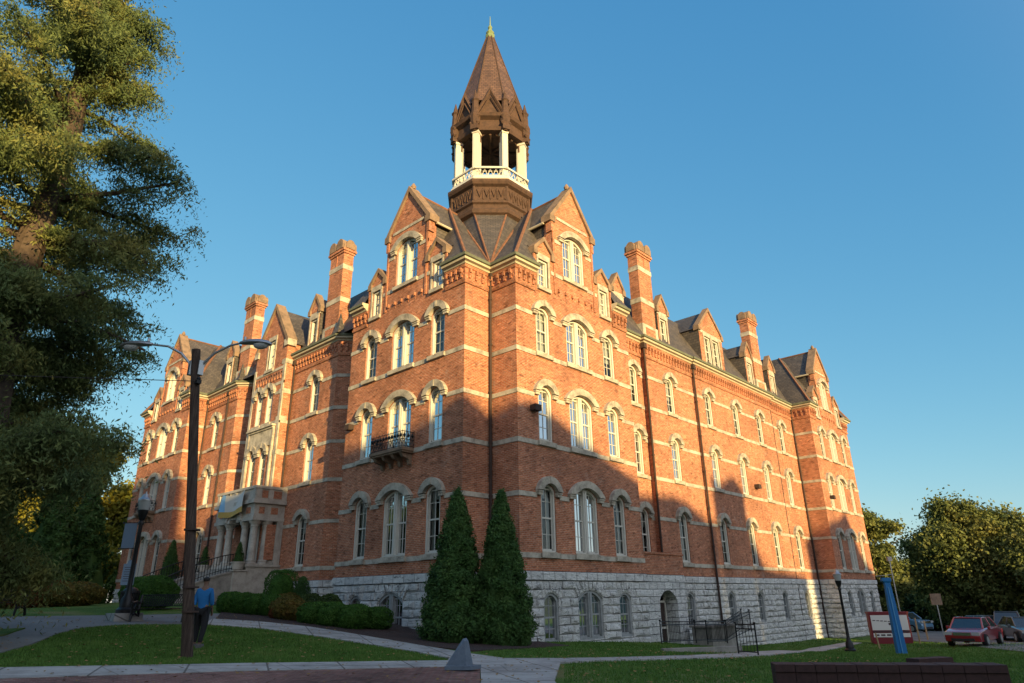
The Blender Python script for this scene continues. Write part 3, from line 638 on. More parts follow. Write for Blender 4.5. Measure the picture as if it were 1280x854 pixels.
# cornices
CO=MB(); CP_=[(.0,13.58),(.16,13.58),(.20,13.66),(.34,13.70),(.36,13.80),(.44,13.83),(.44,13.97),(.0,13.99)]
FZ=MB(); DT=MB()
SUBS=[[(14,41.3),(0,41.3),(0,39.97)],[(0,33.58),(0,32.25),(1.4,32.25),(1.4,27.3),(2.4,26.3),(2.4,23.45)],[(1.4,19.35),(1.4,14.3),(2.6,13.1),(2.6,10.65)],[(0,10.65),(0,9.32)],
 [(0,2.98),(0,1.65),(1.65,1.65),(1.65,0),(2.98,0)],[(9.32,0),(10.65,0)],[(10.65,1.75),(14.8,1.75),(14.8,1.5),(20.7,1.5),(20.7,1.4),(32.9,1.4),(32.9,1.55),(37.5,1.55),(37.5,0),(38.83,0)],[(45.17,0),(46.5,0),(46.5,14)]]
for s_ in SUBS:
    CO.sweep(s_,CP_,mis=[0,0,0,0,1,1,1,1]); FZ.sweep(s_,[(0,12.66),(.06,12.66),(.10,12.78),(.05,12.80),(.05,13.40),(.10,13.44),(.13,13.575),(0,13.575)])
    DT=MB()
    for a,b in zip(s_,s_[1:]):
        a=Vector(a); b=Vector(b); L=(b-a).length; d=(b-a)/L
        if L<.6 or max(a.x,b.x)>46.4 and a.x==b.x: continue
        n=max(1,int(L/.33)); DT.frame((a.x,a.y,0),math.atan2(d.y,d.x))
        for k in range(n):
            x=(k+.5)*L/n; DT.box((x-.055,-.13,12.92),(x+.055,-.04,13.38)); DT.box((x-.055,-.20,13.18),(x+.055,-.12,13.40)); DT.box((x+.055,-.10,13.05),(x+.14,-.045,13.16))
    DT.frame();  DT.build('corbel_brackets','brick',hall)
CO.build('cornice',['cornice','gutter'],hall); FZ.build('frieze','brick',hall);
BR.build('brick_wall',['brick','dark'],hall); ST.build('stone_basement',['stone','dark'],hall)
BD.build('stone_band','lime',hall); AT.build('corbel_course',['brick','coping','lime'],hall)
# ------------------------------------------------------------ roofs
RF=MB(); CU=MB()
e=13.97; A_=(-.3,1.35,e); B_=(1.35,1.35,e); C_=(1.35,-.3,e); R1_=(2.82,6.15,19.87); R2_=(6.15,2.82,19.87); E1=(-.3,10.95,e); F1=(10.95,-.3,e)
Vl=(3.9,5.2,19.6); Vr=(5.2,3.9,19.6); W1=(3.9,6.3,19.5); W2=(6.3,3.9,19.5); KT=(8.5,8.5,19.4); KB=(12.6,10.95,e); KB2=(10.95,12.6,e)
RF.face([A_,(-.3,2.98,e),(.42,2.98,15.33),(.42,9.32,15.33),(-.3,9.32,e),E1,R1_]); RF.face([C_,(2.98,-.3,e),(2.98,.42,15.33),(9.32,.42,15.33),(9.32,-.3,e),F1,R2_])
for f in ((A_,B_,W1,),(A_,W1,R1_),(B_,Vl,W1),(B_,Vr,Vl),(B_,W2,Vr),(B_,C_,W2),(C_,R2_,W2),(E1,R1_,W1,KT),(E1,KT,KB2),(F1,KB,KT),(F1,KT,W2,R2_),(W1,Vl,Vr,W2,KT),(KT,KB,KB2)): RF.face(f)
def strip(mb,a,b,w=.13,mi=0,r=None):
    q=MB(); q.tube([a,b],w,6); q.build('ridge_flashing','copper',hall)
for a,b in ((A_,R1_),(C_,R2_),(B_,W1),(B_,W2)): strip(CU,a,b,.085)
for a,b in ((B_,Vl),(B_,Vr)): strip(CU,a,b,.06)
def crossgable(ax,c,hw,ze,zr,front,back,base=13.9,ov=.18):
    """ax 'x': ridge along +x starting at u=front (left facade); 'y': ridge along +y (right facade)"""
    m=(hw+ov); zl=ze-(zr-ze)*ov/hw
    f=(lambda s,dp,z:(dp,c+s,z)) if ax=='x' else (lambda s,dp,z:(c+s,dp,z))
    for s_ in(-1,1):
        RF.face([f(0,front,zr),f(s_*m,front,zl),f(s_*m,back,zl),f(0,back,zr)])
        RF.face([f(s_*(hw-.03),front,base),f(s_*(hw-.03),front,ze),f(s_*(hw-.03),back,ze),f(s_*(hw-.03),back,base)])
        a=f(s_*(m+.02),front,zl-.0); b=f(s_*(m+.02),back,zl); q=MB(); q.tube([a,b],.07,6); q.build('roof_gutter','cornice',hall)
    strip(None,f(0,front,zr+.02),f(0,back,zr+.02),.07)
    RF.face([f(-hw,back,base),f(hw,back,base),f(hw,back,ze),f(0,back,zr),f(-hw,back,ze)])
CUL=MB()
crossgable('x',6.15,1.7,17.35,19.72,.35,3.4); crossgable('y',6.15,1.7,17.35,19.72,.35,3.4)
# far pavilions: steep hipped roofs behind their gables
def pav_roof(x0,y0,x1,y1,zt=19.8,ins=3.0,notch=None):
    b=[(x0,y0,e),(x1,y0,e),(x1,y1,e),(x0,y1,e)]; t_=[(x0+ins,y0+ins,zt),(x1-ins,y0+ins,zt),(x1-ins,y1-ins,zt),(x0+ins,y1-ins,zt)]
    for i in range(4):
        strip(CU,b[i],t_[i],.1); f=[b[i],b[(i+1)%4]]
        if notch and i==notch[0]:
            s_=.72; z_=e+s_*(zt-e)/ins; (lo,hi)=notch[1:]
            f=[b[i],(lo,y0,e),(lo,y0+s_,z_),(hi,y0+s_,z_),(hi,y0,e),b[(i+1)%4]] if i==0 else [b[i],(x0,hi,e),(x0+s_,hi,z_),(x0+s_,lo,z_),(x0,lo,e),b[(i+1)%4]]
        RF.face(f+[t_[(i+1)%4],t_[i]])
    RF.face(t_)
pav_roof(37.2,-.3,46.8,13,19.2,notch=(0,38.83,45.17)); crossgable('y',42.0,1.7,17.35,19.72,.35,4.4)
pav_roof(-.3,32.0,13,41.6,19.2,notch=(3,33.58,39.97)); crossgable('x',36.78,1.7,17.35,19.72,.35,4.4)
# wing mansards
def slope_y(x0,x1,y0,dy,zt,yb): RF.face([(x0,y0,e),(x1,y0,e),(x1,y0+dy,zt),(x0,y0+dy,zt)]); RF.face([(x0,y0+dy,zt),(x1,y0+dy,zt),(x1,yb,zt),(x0,yb,zt)])
slope_y(9,38.5,1.35,2.55,18.3,11); RF.face([(9,14.2,e),(38.5,14.2,e),(38.5,11,18.3),(9,11,18.3)])
RF.face([(1.3,9,e),(1.3,34,e),(3.9,34,18.3),(3.9,9,18.3)]); RF.face([(3.9,9,18.3),(3.9,34,18.3),(11,34,18.3),(11,9,18.3)]); RF.face([(14.2,9,e),(14.2,34,e),(11,34,18.3),(11,9,18.3)])
# dormers
def dormer(ax,c,front,w=1.3,ze=16.75,zr=17.75,zs=14.15,hs=2.0,ww=.82,base=13.95,double=False,back=None,lab=None):
    D=MB(); bk=(front+2.6) if back is None else back
    if ax=='y': P0=(c-w/2,front); P1=(c+w/2,front); ang=0
    else: P0=(front,c+w/2); P1=(front,c-w/2); ang=-PI/2
    wins=[w/2] if not double else [w/2-.62,w/2+.62]
    wall(D,P0,P1,base,ze,[(t_,ww,zs,zs+hs,0) for t_ in wins],mi=0,dk=1,back=.5)
    D.frame((P0[0],P0[1],0),ang); h=w/2
    D.prism([(0,ze),(w,ze),(h,zr)],.0,.3,0)
    for s_ in(-1,1):
        D.prism([(h+s_*(h+.02),ze-.02),(h,zr-.02),(h,zr+.26),(h+s_*(h+.12),ze+.12)],-.10-.001*s_,.36+.001*s_,2); D.box((h+s_*(h-.16),-.11,ze-.22),(h+s_*(h+.13),.34,ze+.13),2)
        D.box((h+s_*(h-.02),.02,base),(h+s_*h,bk-front,ze),3)
        D.face([(h,.3,zr),(h+s_*(h+.14),.3,ze-.1),(h+s_*(h+.14),bk-front,ze-.1),(h,bk-front,zr)],3)
    D.box((0,bk-front-.1,base),(w,bk-front,ze),3)
    D.box((-.01,-.03,ze-.32),(w+.01,.02,ze-.12),4); D.frame()
    o=D.build('dormer',['brick','dark','coping','slate','lime'],hall)
    for t_ in wins: place_win(P0,P1,t_,ww,zs,zs+hs,0,'F',parent=o,depth2=True,sill=False,blind=VR.choice([0,1,3]))
    return o
DR=[(13.1,1.95),(17.9,1.72),(30.6,1.62),(35.2,1.75)]
for c,f in DR: dormer('y',c,f)
dormer('y',24.45,1.62,3.5,17.0,18.75,14.3,2.2,.95,double=True,back=4.6)
for c,f in ((13.1,2.8),(17.9,1.62),(24.9,2.62),(30.0,1.62)): dormer('x',c,f)
# chimneys
def chimney(ax,c,front,zt=20.0,w=1.55,dp=.72):
    D=MB(); D.frame((c,front,0) if ax=='y' else (front,c,0),0 if ax=='y' else -PI/2); h=w/2
    D.box((-h-.12,-.06,13.9),(h+.12,dp+.1,15.05),1); D.box((-h+.22,-.075,14.1),(h-.22,.0,14.85),0); D.box((-h-.13,.3,14.1),(-h-.05,dp-.25,14.85),0)
    D.box((-h,.0,15.05),(h,dp,zt)); 
    for z in (16.55,18.85): D.box((-h-.03,-.03,z),(h+.03,dp+.03,z+.34),2)
    D.box((-.03,-.035,19.2),(.03,0,zt)); 
    D.box((-h-.07,-.07,zt),(h+.07,dp+.07,zt+.14)); D.box((-h-.14,-.14,zt+.14),(h+.14,dp+.14,zt+.30))
    o=D.build('chimney',['brick','lime','lime'],hall)
    K=MB(); K.frame((c,front,0) if ax=='y' else (front,c,0),0 if ax=='y' else -PI/2)
    K.box((-h-.1,-.1,zt+.30),(h+.1,dp+.1,zt+.62))
    n=12
    for x in (-h/2-.03,h/2+.03):
        pr=[(x+.37*math.cos(PI*k/n),zt+.62+.42*math.sin(PI*k/n)) for k in range(n+1)]+[(x-.37,zt+.32),(x+.37,zt+.32)]
        K.prism(pr,-.17,dp+.17)
    for y in (dp*.5,):
        pr=[(y+.31*math.cos(PI*k/n),zt+.6+.36*math.sin(PI*k/n)) for k in range(n+1)]+[(y-.31,zt+.32),(y+.31,zt+.32)]
        K.prism(pr,-h-.17,h+.17,ax='yz')
    K.build('chimney_cap','coping',o)
chimney('y',15.95,1.6); chimney('y',32.35,1.6); chimney('x',15.75,1.6); chimney('x',27.6,1.6)
# centre bay gable of the left wing
D=MB(); wall(D,(.7,23.45),(.7,19.35),12.1,14.8,[(2.1,.84,12.75,14.8,0)]); D.frame((.7,23.45,0),-PI/2)
D=MB(); wall(D,(.7,23.45),(.7,19.35),12.1,15.7,[(2.05,.84,13.5,15.5,0)]); D.frame((.7,23.45,0),-PI/2)
D.v=[]; D.f=[]; D.m=[]; D.frame()
wall(D,(.7,22.55),(.7,20.25),12.1,15.6,[(1.15,.84,13.3,15.35,0)]); place_win((.7,22.55),(.7,20.25),1.15,.84,13.3,15.35,0,'F',blind=1)
wall(D,(.7,23.45),(.7,22.55),12.1,14.8); wall(D,(.7,20.25),(.7,19.35),12.1,14.8); wall(D,(.7,19.35),(1.6,19.35),13.6,14.8); wall(D,(1.6,23.45),(.7,23.45),13.6,14.8)
D.frame((.7,23.45,0),-PI/2)
D.prism([(0,14.8),(.9,14.8),(.9,16.08)],0,.35); D.prism([(4.1,14.8),(3.2,14.8),(3.2,16.08)],0,.35); D.prism([(.9,15.6),(3.2,15.6),(3.2,16.08),(2.05,17.72),(.9,16.08)],0,.35)
for s_ in(-1,1):
    D.prism([(2.05+s_*2.1,14.75),(2.05,17.7),(2.05,18.08),(2.05+s_*2.22,14.98)],-.13-.001*s_,.55+.001*s_,2); D.box((2.05+s_*1.75,-.12,14.5),(2.05+s_*2.25,.5,14.95),4)
    D.face([(2.05,.3,17.75),(2.05+s_*2.2,.3,14.7),(2.05+s_*2.2,4.0,14.7),(2.05,4.0,17.75)],3)
for k in range(11): x=.4+k*.33; D.box((x-.04,-.02,12.55),(x+.04,.003,12.85),1)
D.box((0,-.035,13.0),(4.1,.02,13.18),4)
D.frame(); D.build('centre_gable',['brick','dark','coping','slate','lime'],hall)
# little metal spirelets on the canted corners
for c in ((1.25,14.15),(1.35,27.1)):
    D=MB(); D.lathe([(.42,13.95),(.40,14.1),(.26,14.3),(.03,15.3)],4,c,PI/4); D.build('metal_spirelet','slate',hall)
RF.build('roof','slate',hall)
# ------------------------------------------------------------ corner tower
TX=6.15; a8=PI/8; cr=1/math.cos(a8)
def octl(mb,prof,mi=0): mb.lathe([(r*cr,z) for r,z in prof],8,(TX,TX),a8,mi)
TZ=-1.42
T_=MB(); octl(T_,[(2.05,17.5),(2.25,20.86),(2.48,21.0),(2.52,21.2),(2.38,21.35),(2.38,21.6),(2.50,21.68),(2.50,21.8),(2.30,21.9),(2.30,22.85),(2.48,22.95),(2.56,23.1),(2.56,23.25),(2.35,23.35)])
for k in range(8):
    an=k*PI/4; T_.frame((TX+2.30*math.cos(an),TX+2.30*math.sin(an),0),an)
    for j in range(4):
        y=-.62+j*.42; T_.tube([(.03,y-.15,22.65),(.03,y,22.15),(.03,y+.15,22.65)],.045,5); T_.box((0,y+.17,22.0),(.05,y+.24,22.75))
    for s_ in(-1,1): T_.box((-.05,s_*.95-.06,21.9),(.07,s_*.95+.06,22.86))
T_.frame(); T_.build('tower_base','tower',hall,loc=(0,0,TZ))
B2=MB(); octl(B2,[(2.36,23.35),(2.40,23.42),(2.36,23.55),(2.05,23.56)]); 
for k in range(8):
    an=k*PI/4; B2.frame((TX+2.28*math.cos(an),TX+2.28*math.sin(an),0),an)
    B2.box((-.05,-.93,24.15),(.06,.93,24.26)); B2.box((-.03,-.93,23.55),(.03,.93,23.68))
    for j in range(5):
        y=-.66+j*.33; B2.tube([(0,y-.15,23.7),(0,y,24.1),(0,y+.15,23.7)],.03,4); B2.tube([(0,y-.12,23.95),(0,y+.12,23.95)],.03,4)
B2.frame(); B2.build('belfry_balustrade','white',hall,loc=(0,0,TZ))
for k in range(8):
    an=k*PI/4+a8; c=MB(); c.frame((TX+2.02*cr*math.cos(an),TX+2.02*cr*math.sin(an),0),an)
    c.box((-.24,-.18,23.56),(.17,.18,27.0)); c.box((-.29,-.23,23.56),(.22,.23,23.9)); c.box((-.28,-.22,26.8),(.21,.22,27.0)); c.box((-.22,-.12,24.2),(.19,.12,26.5)); c.frame(); c.build('belfry_column','white',hall,loc=(0,0,TZ))
BF=MB()
for k in range(8):      # dark arched louvre frames and beams between the columns
    an=k*PI/4; BF.frame((TX+1.75*math.cos(an),TX+1.75*math.sin(an),0),an)
    for s_ in(-1,1): BF.box((0,s_*.60-.05,23.6),(.1,s_*.60+.05,26.6),1)
    n=8; pts=[(.62*math.cos(PI*j/n),26.5+.5*math.sin(PI*j/n)) for j in range(n+1)]
    BF.prism([(.95,26.4)]+[(.62,26.4)]+pts+[(-.95,26.4),(-.95,27.3),(.95,27.3)],0,.2,0,'yz') if False else None
    for (y1,z1),(y2,z2) in zip(pts,pts[1:]): BF.face([(.08,y1,z1),(.08,y2,z2),(.08,y2,27.4),(.08,y1,27.4)],0)
    BF.box((-.02,.6,26.3),(.2,.95,27.4),0); BF.box((-.02,-.95,26.3),(.2,-.6,27.4),0)
BF.frame()
for k in range(4): an=k*PI/4; BF.tube([(TX+1.9*math.cos(an),TX+1.9*math.sin(an),26.9),(TX-1.9*math.cos(an),TX-1.9*math.sin(an),26.9)],.09,4,0)
octl(BF,[(1.9,27.05),(1.9,27.2)],0)
BF.build('belfry_arcade',['tower','white'],hall,loc=(0,0,TZ))
EN=MB(); octl(EN,[(2.0,26.98),(2.22,26.98),(2.28,27.2),(2.18,27.25),(2.18,27.75),(2.42,27.9),(2.5,28.1),(2.42,28.16),(1.9,28.2)])
for k in range(8):
    an=k*PI/4; EN.frame((TX+2.18*math.cos(an),TX+2.18*math.sin(an),0),an)
    EN.prism([(-.80,27.95),(.80,27.95),(0,29.75)],-.55,.0,0,'yz')
    for s_ in(-1,1):
        EN.tube([(.05,s_*.95,28.0),(.05,0,30.0)],.11,4); EN.tube([(.12,s_*.66,28.15),(.12,0,29.45)],.05,4)
    EN.box((.0,-.75,28.05),(.10,.75,28.2)); EN.lathe([(.06,29.9),(.1,30.05),(.02,30.3)],6,(.05,0))
    EN.frame(); an+=a8; cx=TX+2.2*cr*math.cos(an); cy=TX+2.2*cr*math.sin(an); EN.frame((cx,cy,0),an)
    EN.box((-.28,-.24,26.95),(.22,.24,27.3)); EN.lathe([(.16,26.9),(.30,27.5),(.34,28.0),(.24,28.3),(.20,29.1),(.27,29.2),(.16,29.35),(.03,30.0)],8,(.0,0))
    for s_ in(-1,1):
        for z in (27.4,27.9): EN.lathe([(.05,z-.14),(.13,z),(.05,z+.14)],6,(.14,s_*.24))
EN.frame(); EN.build('belfry_gablets','tower',hall,loc=(0,0,TZ))
SPI=MB(); SPI.lathe([(2.12*cr,27.9),(.17,35.35)],8,(TX,TX),a8); SPI.build('spire','spire',hall)
RB=MB()
for k in range(8): an=k*PI/4+a8; RB.tube([(TX+2.12*cr*math.cos(an),TX+2.12*cr*math.sin(an),27.9),(TX+.17*math.cos(an),TX+.17*math.sin(an),35.35)],.05,5)
RB.build('spire_rib','tower',hall)
FN=MB(); FN.lathe([(.17,35.8),(.30,36.1),(.34,36.3),(.22,36.42),(.30,36.55),(.18,36.75),(.10,36.9),(.16,37.05),(.05,37.3),(.02,38.1)],8,(TX,TX),a8); FN.build('finial','patina',hall,loc=(0,0,-1.05))
# ------------------------------------------------------------ downpipes, lights, balcony
def pipe(x,y,z0,z1,r=.065,n='downpipe'):
    p=MB(); p.tube([(x,y,z0),(x,y,z1)],r,8); 
    z=z0+1
    while z<z1: p.lathe([(r+.025,z),(r+.025,z+.09)],8,(x,y)); z+=2.3
    p.box((x-.14,y-.14,z1-.1),(x+.14,y+.14,z1+.22)); p.build(n,'blackpipe',hall)
pipe(1.53,1.53,-2.6,13.35); pipe(14.70,1.40,.95,13.3); pipe(20.58,1.32,-3.9,13.3); pipe(37.38,1.45,-4.2,13.3); pipe(32.98,1.43,-4.1,13.3,.05)
pipe(1.28,19.22,-1.1,13.3); pipe(1.28,32.12,-1.1,13.3); pipe(1.3,28.6,-1.1,13.3,.06); pipe(2.5,12.9,-1.3,13.3,.06)
def flood(x,y,z,ang):
    f=MB(); f.frame((x,y,z),ang); f.box((-.2,-.34,-.17),(.2,-.02,.09)); f.box((-.17,-.35,-.2),(.17,-.12,-.17)); f.box((-.06,-.1,-.1),(.06,.02,.1)); f.frame(); f.build('floodlight','blackpipe',hall)
flood(2.65,0,6.85,0); flood(28.1,1.4,6.2,0); flood(39.0,0,6.3,0); flood(0,10.1,7.3,-PI/2)
def balcony(P,ang):
    b=MB(); b.frame(P,ang); b.box((-1.25,-.72,-.14),(1.25,.03,0)); b.box((-1.2,-.66,-.22),(1.2,.03,-.14))
    for x in(-1.0,-.35,.35,1.0): b.prism([(-.62,-.22),(.02,-.22),(.02,-.75),(-.12,-.72),(-.18,-.5),(-.5,-.4)],x-.09,x+.09,0,'yz')
    b.frame(); o=b.build('balcony','coping',hall)
    r=MB(); r.frame(P,ang)
    def seg(a,c,n):
        a=Vector(a); c=Vector(c)
        for z in(.05,.36,.72): r.tube([(a.x,a.y,z),(c.x,c.y,z)],.018,5)
        for k in range(n+1):
            q=a.lerp(c,k/n); r.tube([(q.x,q.y,0),(q.x,q.y,.8)],.012,4)
            if k<n:
                q2=a.lerp(c,(k+.5)/n); r.tube([(q.x,q.y,.1),(q2.x,q2.y,.34),(q.x+(c.x-a.x)/n,q.y+(c.y-a.y)/n,.1)],.014,4); r.lathe([(.01,.44),(.07,.54),(.01,.66)],6,(q2.x,q2.y)); r.tube([(q.x,q.y,.36),(q2.x,q2.y,.7)],.012,4)
    seg((-1.2,-.68),(1.2,-.68),11); seg((-1.2,-.68),(-1.2,0),3); seg((1.2,-.68),(1.2,0),3); r.frame(); r.build('balcony_railing','black',o)
balcony((0,6.15,5.4),-PI/2); balcony((0,36.75,5.4),-PI/2)
# ------------------------------------------------------------ vestibule and area stairs on the right face
VB=MB(); P0=(10.98,.35); P1=(14.95,.35)
wall(VB,P0,P1,0,.98,mi=0); wall(VB,P0,P1,-5.2,0,[(2.2,1.7,-4.2,-1.25,.5)],dep=.7,back=1.1,mi=1,dk=2)
for z0,z1,mi in((0,.98,0),(-5.2,0,1)): VB.face([(14.95,.35,z0),(14.95,1.8,z0),(14.95,1.8,z1),(14.95,.35,z1)],mi); VB.face([(10.98,.35,z0),(10.98,1.8,z0),(10.98,1.8,z1),(10.98,.35,z1)],mi)
VB.box((10.93,.30,.98),(15.0,1.74,1.08),0); vb=VB.build('vestibule',['brick','stone','dark'],hall)
D=MB(); D.box((12.45,.95,-4.2),(12.55,1.05,-1.0),0); D.box((13.78,.95,-4.2),(13.88,1.05,-1.0),0); D.box((12.5,.95,-1.35),(13.85,1.04,-1.25),0); D.box((12.56,1.0,-4.2),(13.77,1.03,-1.36),1); D.box((12.5,.94,-2.6),(13.8,.99,-2.5),0); D.build('vestibule_door',['white','blackpipe'],vb)
# ------------------------------------------------------------ portico on the left wing
PO=MB(); fl=.92; zc=3.22; pt=5.30; uf=-.50; v0,v1=18.72,23.6
PO.box((uf-.1,v0-.1,-3),(1.39,v1+.1,fl-.12)); PO.box((uf-.18,v0-.18,fl-.12),(1.39,v1+.18,fl))
def ent(a,b):
    PO.box(a,b)
PO.box((uf,v0,zc+.32),(uf+.55,v1,4.30)); PO.box((uf+.55,v0,zc+.32),(1.39,v0+.5,4.30)); PO.box((uf+.55,v1-.5,zc+.32),(1.39,v1,4.30)); PO.box((uf+.55,v0+.5,4.1),(1.39,v1-.5,4.3))
PO.box((uf-.06,v0-.06,zc+.12),(uf+.62,v0+2.0,zc+.32)); PO.box((uf-.06,v1-2.0,zc+.12),(uf+.62,v1+.06,zc+.32)); PO.box((uf+.62,v0-.06,zc+.12),(1.39,v0+.56,zc+.32)); PO.box((uf+.62,v1-.56,zc+.12),(1.39,v1+.06,zc+.32))
PO.box((uf-.16,v0-.16,4.30),(1.39,v1+.16,4.52)); PO.box((uf-.02,v0-.02,4.52),(uf+.4,v1+.02,5.14)); PO.box((uf+.4,v0-.02,4.52),(1.39,v0+.34,5.14)); PO.box((uf+.4,v1-.34,4.52),(1.39,v1+.02,5.14))
PO.box((uf-.10,v0-.10,5.14),(uf+.48,v1+.10,5.30)); PO.box((uf+.48,v0-.10,5.14),(1.39,v0+.42,5.30)); PO.box((uf+.48,v1-.42,5.14),(1.39,v1+.10,5.30))
for (y,b) in ((v0,-1),):
    for x in(uf-.03,.25,1.1): PO.box((x,y-.07,4.53),(x+.3,y-.02,5.14))
    PO.box((1.0,y-.03,fl),(1.37,y+.5,zc+.12)); PO.box((.3,y+.12,fl),(1.0,y+.4,1.15))
for y in (v0-.02,v0+1.5,v0+2.4,v0+3.2,v1-1.6,v1-.28): PO.box((uf-.07,y,4.53),(uf-.02,y+.3,5.14))
# arch ring over the entrance
n=12; cy=(v0+v1)/2
for k in range(n):
    a0_,a1_=PI*k/n,PI*(k+1)/n; f=lambda r,a:(cy+r*math.cos(a),zc+.2+r*math.sin(a)*.62)
    q=[f(.72,a0_),f(.72,a1_),f(1.1,a1_),f(1.1,a0_)]; PO.prism(q,uf-.12,uf+.58,0,'yz')
po=PO.build('portico','portico',hall)
for a,b in [((x0,v0-.02,3.72),(x1,v0+.3,4.10)) for x0,x1 in ((-.22,.12),(.52,.95))]+[((x0,v0-.045,4.62),(x1,v0+.2,5.05)) for x0,x1 in ((-.14,.22),(.58,1.08))]+[((uf-.02,y,3.74),(uf+.3,y+.5,4.10)) for y in (v0+.45,v1-.95)]+[((.42,v0+.05,1.2),(.98,v0+.35,3.15))]:
    q=MB(); q.box(a,b); q.build('brick_panel','brick',po)
def column(x,y,r=.22):
    c=MB(); c.lathe([(r+.10,fl),(r+.10,fl+.10),(r+.05,fl+.14),(r+.07,fl+.22),(r+.02,fl+.28),(r,fl+.36),(r-.03,zc-.22),(r+.02,zc-.2),(r-.0,zc-.12),(r+.10,zc),(r+.13,zc+.12)],16,(x,y)); c.box((x-r-.12,y-r-.12,fl-.001),(x+r+.12,y+r+.12,fl+.06)); c.build('portico_column','portico',po,smooth=True)
for y in(v0+.32,v0+1.45,v1-1.45,v1-.32): column(uf+.30,y)
column(uf+1.0,v0+.30); column(.95,v0+1.5,.2); column(.95,v1-1.4,.2)
PD=MB(); PD.box((.66,cy-1.0,fl),(.69,cy+1.0,3.9),0); PD.box((.60,cy-1.1,fl),(.66,cy-.95,3.9),1); PD.box((.60,cy+.95,fl),(.66,cy+1.1,3.9),1); PD.box((.60,cy-.06,fl),(.66,cy+.06,3.2),1); PD.box((.6,cy-1,3.2),(.66,cy+1,3.3),1); PD.build('entrance_door',['dark','white'],po)
# steps run down towards -u between curved stone cheek walls
SP=MB(); ns=12; x=uf-.18
for k in range(ns): SP.box((x-.34*(k+1),v0+.55,-3),(x-.34*k,v1-.55,fl-.155*(k+1)))
SP.build('entrance_steps','concrete2',hall)
def cheek(y):
    c=MB(); pts=[]
    for k in range(15):
        s_=k/14; xx=x-.0-4.1*s_; zz=.50-1.35*(1-math.cos(min(1,s_*1.0)*PI/2))**.9; pts.append((xx,zz))
    poly=[(x,-3)]+[(x,.50)]+pts[1:]+[(pts[-1][0]-.35,pts[-1][1]-.05),(pts[-1][0]-.35,-3)]
    c.prism(poly,y,y+.38); 
    for (a,b),(a2,b2) in zip(pts,pts[1:]): c.prism([(a,b+.004),(a2,b2+.004),(a2,b2+.10),(a,b+.10)],y-.05,y+.43)
    o=c.build('stair_cheek_wall','concrete2',hall)
    r=MB(); top=[(a,y+.19,b+1.0) for a,b in pts]; r.tube(top,.03,6); r.tube([(a,y+.19,b+.25) for a,b in pts],.018,5)
    for (a,b) in pts: r.tube([(a,y+.19,b+.05),(a,y+.19,b+1.0)],.02,5); 
    for (a,b),(a2,b2) in zip(pts,pts[1:]): r.tube([((a+a2)/2,y+.19,(b+b2)/2+.05),((a+a2)/2,y+.19,(b+b2)/2+1.0)],.014,5)
    r.build('stair_handrail','black',o)
cheek(v0+.05); cheek(v1-.45)
# pedestals with clipped shrubs in planters, one each side of the steps
# ------------------------------------------------------------ foliage tools
def leaves(P,Nv,size,mat,name,parent=None,asp=2.2,jit=.5,droop=0):
    n=len(P); d=RNG.normal(0,1,(n,3)); d/=np.linalg.norm(d,axis=1)[:,None]
    a=Nv*(1-jit)+d*jit; a/=np.linalg.norm(a,axis=1)[:,None]+1e-9
    e=RNG.normal(0,1,(n,3)); t=np.cross(a,e); t/=np.linalg.norm(t,axis=1)[:,None]+1e-9
    if droop: t[:,2]=-np.abs(t[:,2])-droop; t/=np.linalg.norm(t,axis=1)[:,None]
    b=np.cross(a,t); s=size*RNG.uniform(.6,1.35,n)[:,None]
    v0=P-t*s*.5; v1=P+b*s/asp*.6; v2=P+t*s*.6; v3=P-b*s/asp*.6
    V=np.stack([v0,v1,v2,v3],1).reshape(-1,3); return bigmesh(name,V,np.arange(4*n).reshape(n,4),mat,parent)
def blob(c,rx,ry,rz,n,shell=.35):
    d=RNG.normal(0,1,(n,3)); d/=np.linalg.norm(d,axis=1)[:,None]; r=1-shell*RNG.random(n)**1.6
    return np.array(c)+d*r[:,None]*np.array([rx,ry,rz]),d
def sup(d,p):   # push a sphere direction towards a rounded box
    m=(np.abs(d)**p).sum(1)**(1/p); return d/m[:,None]
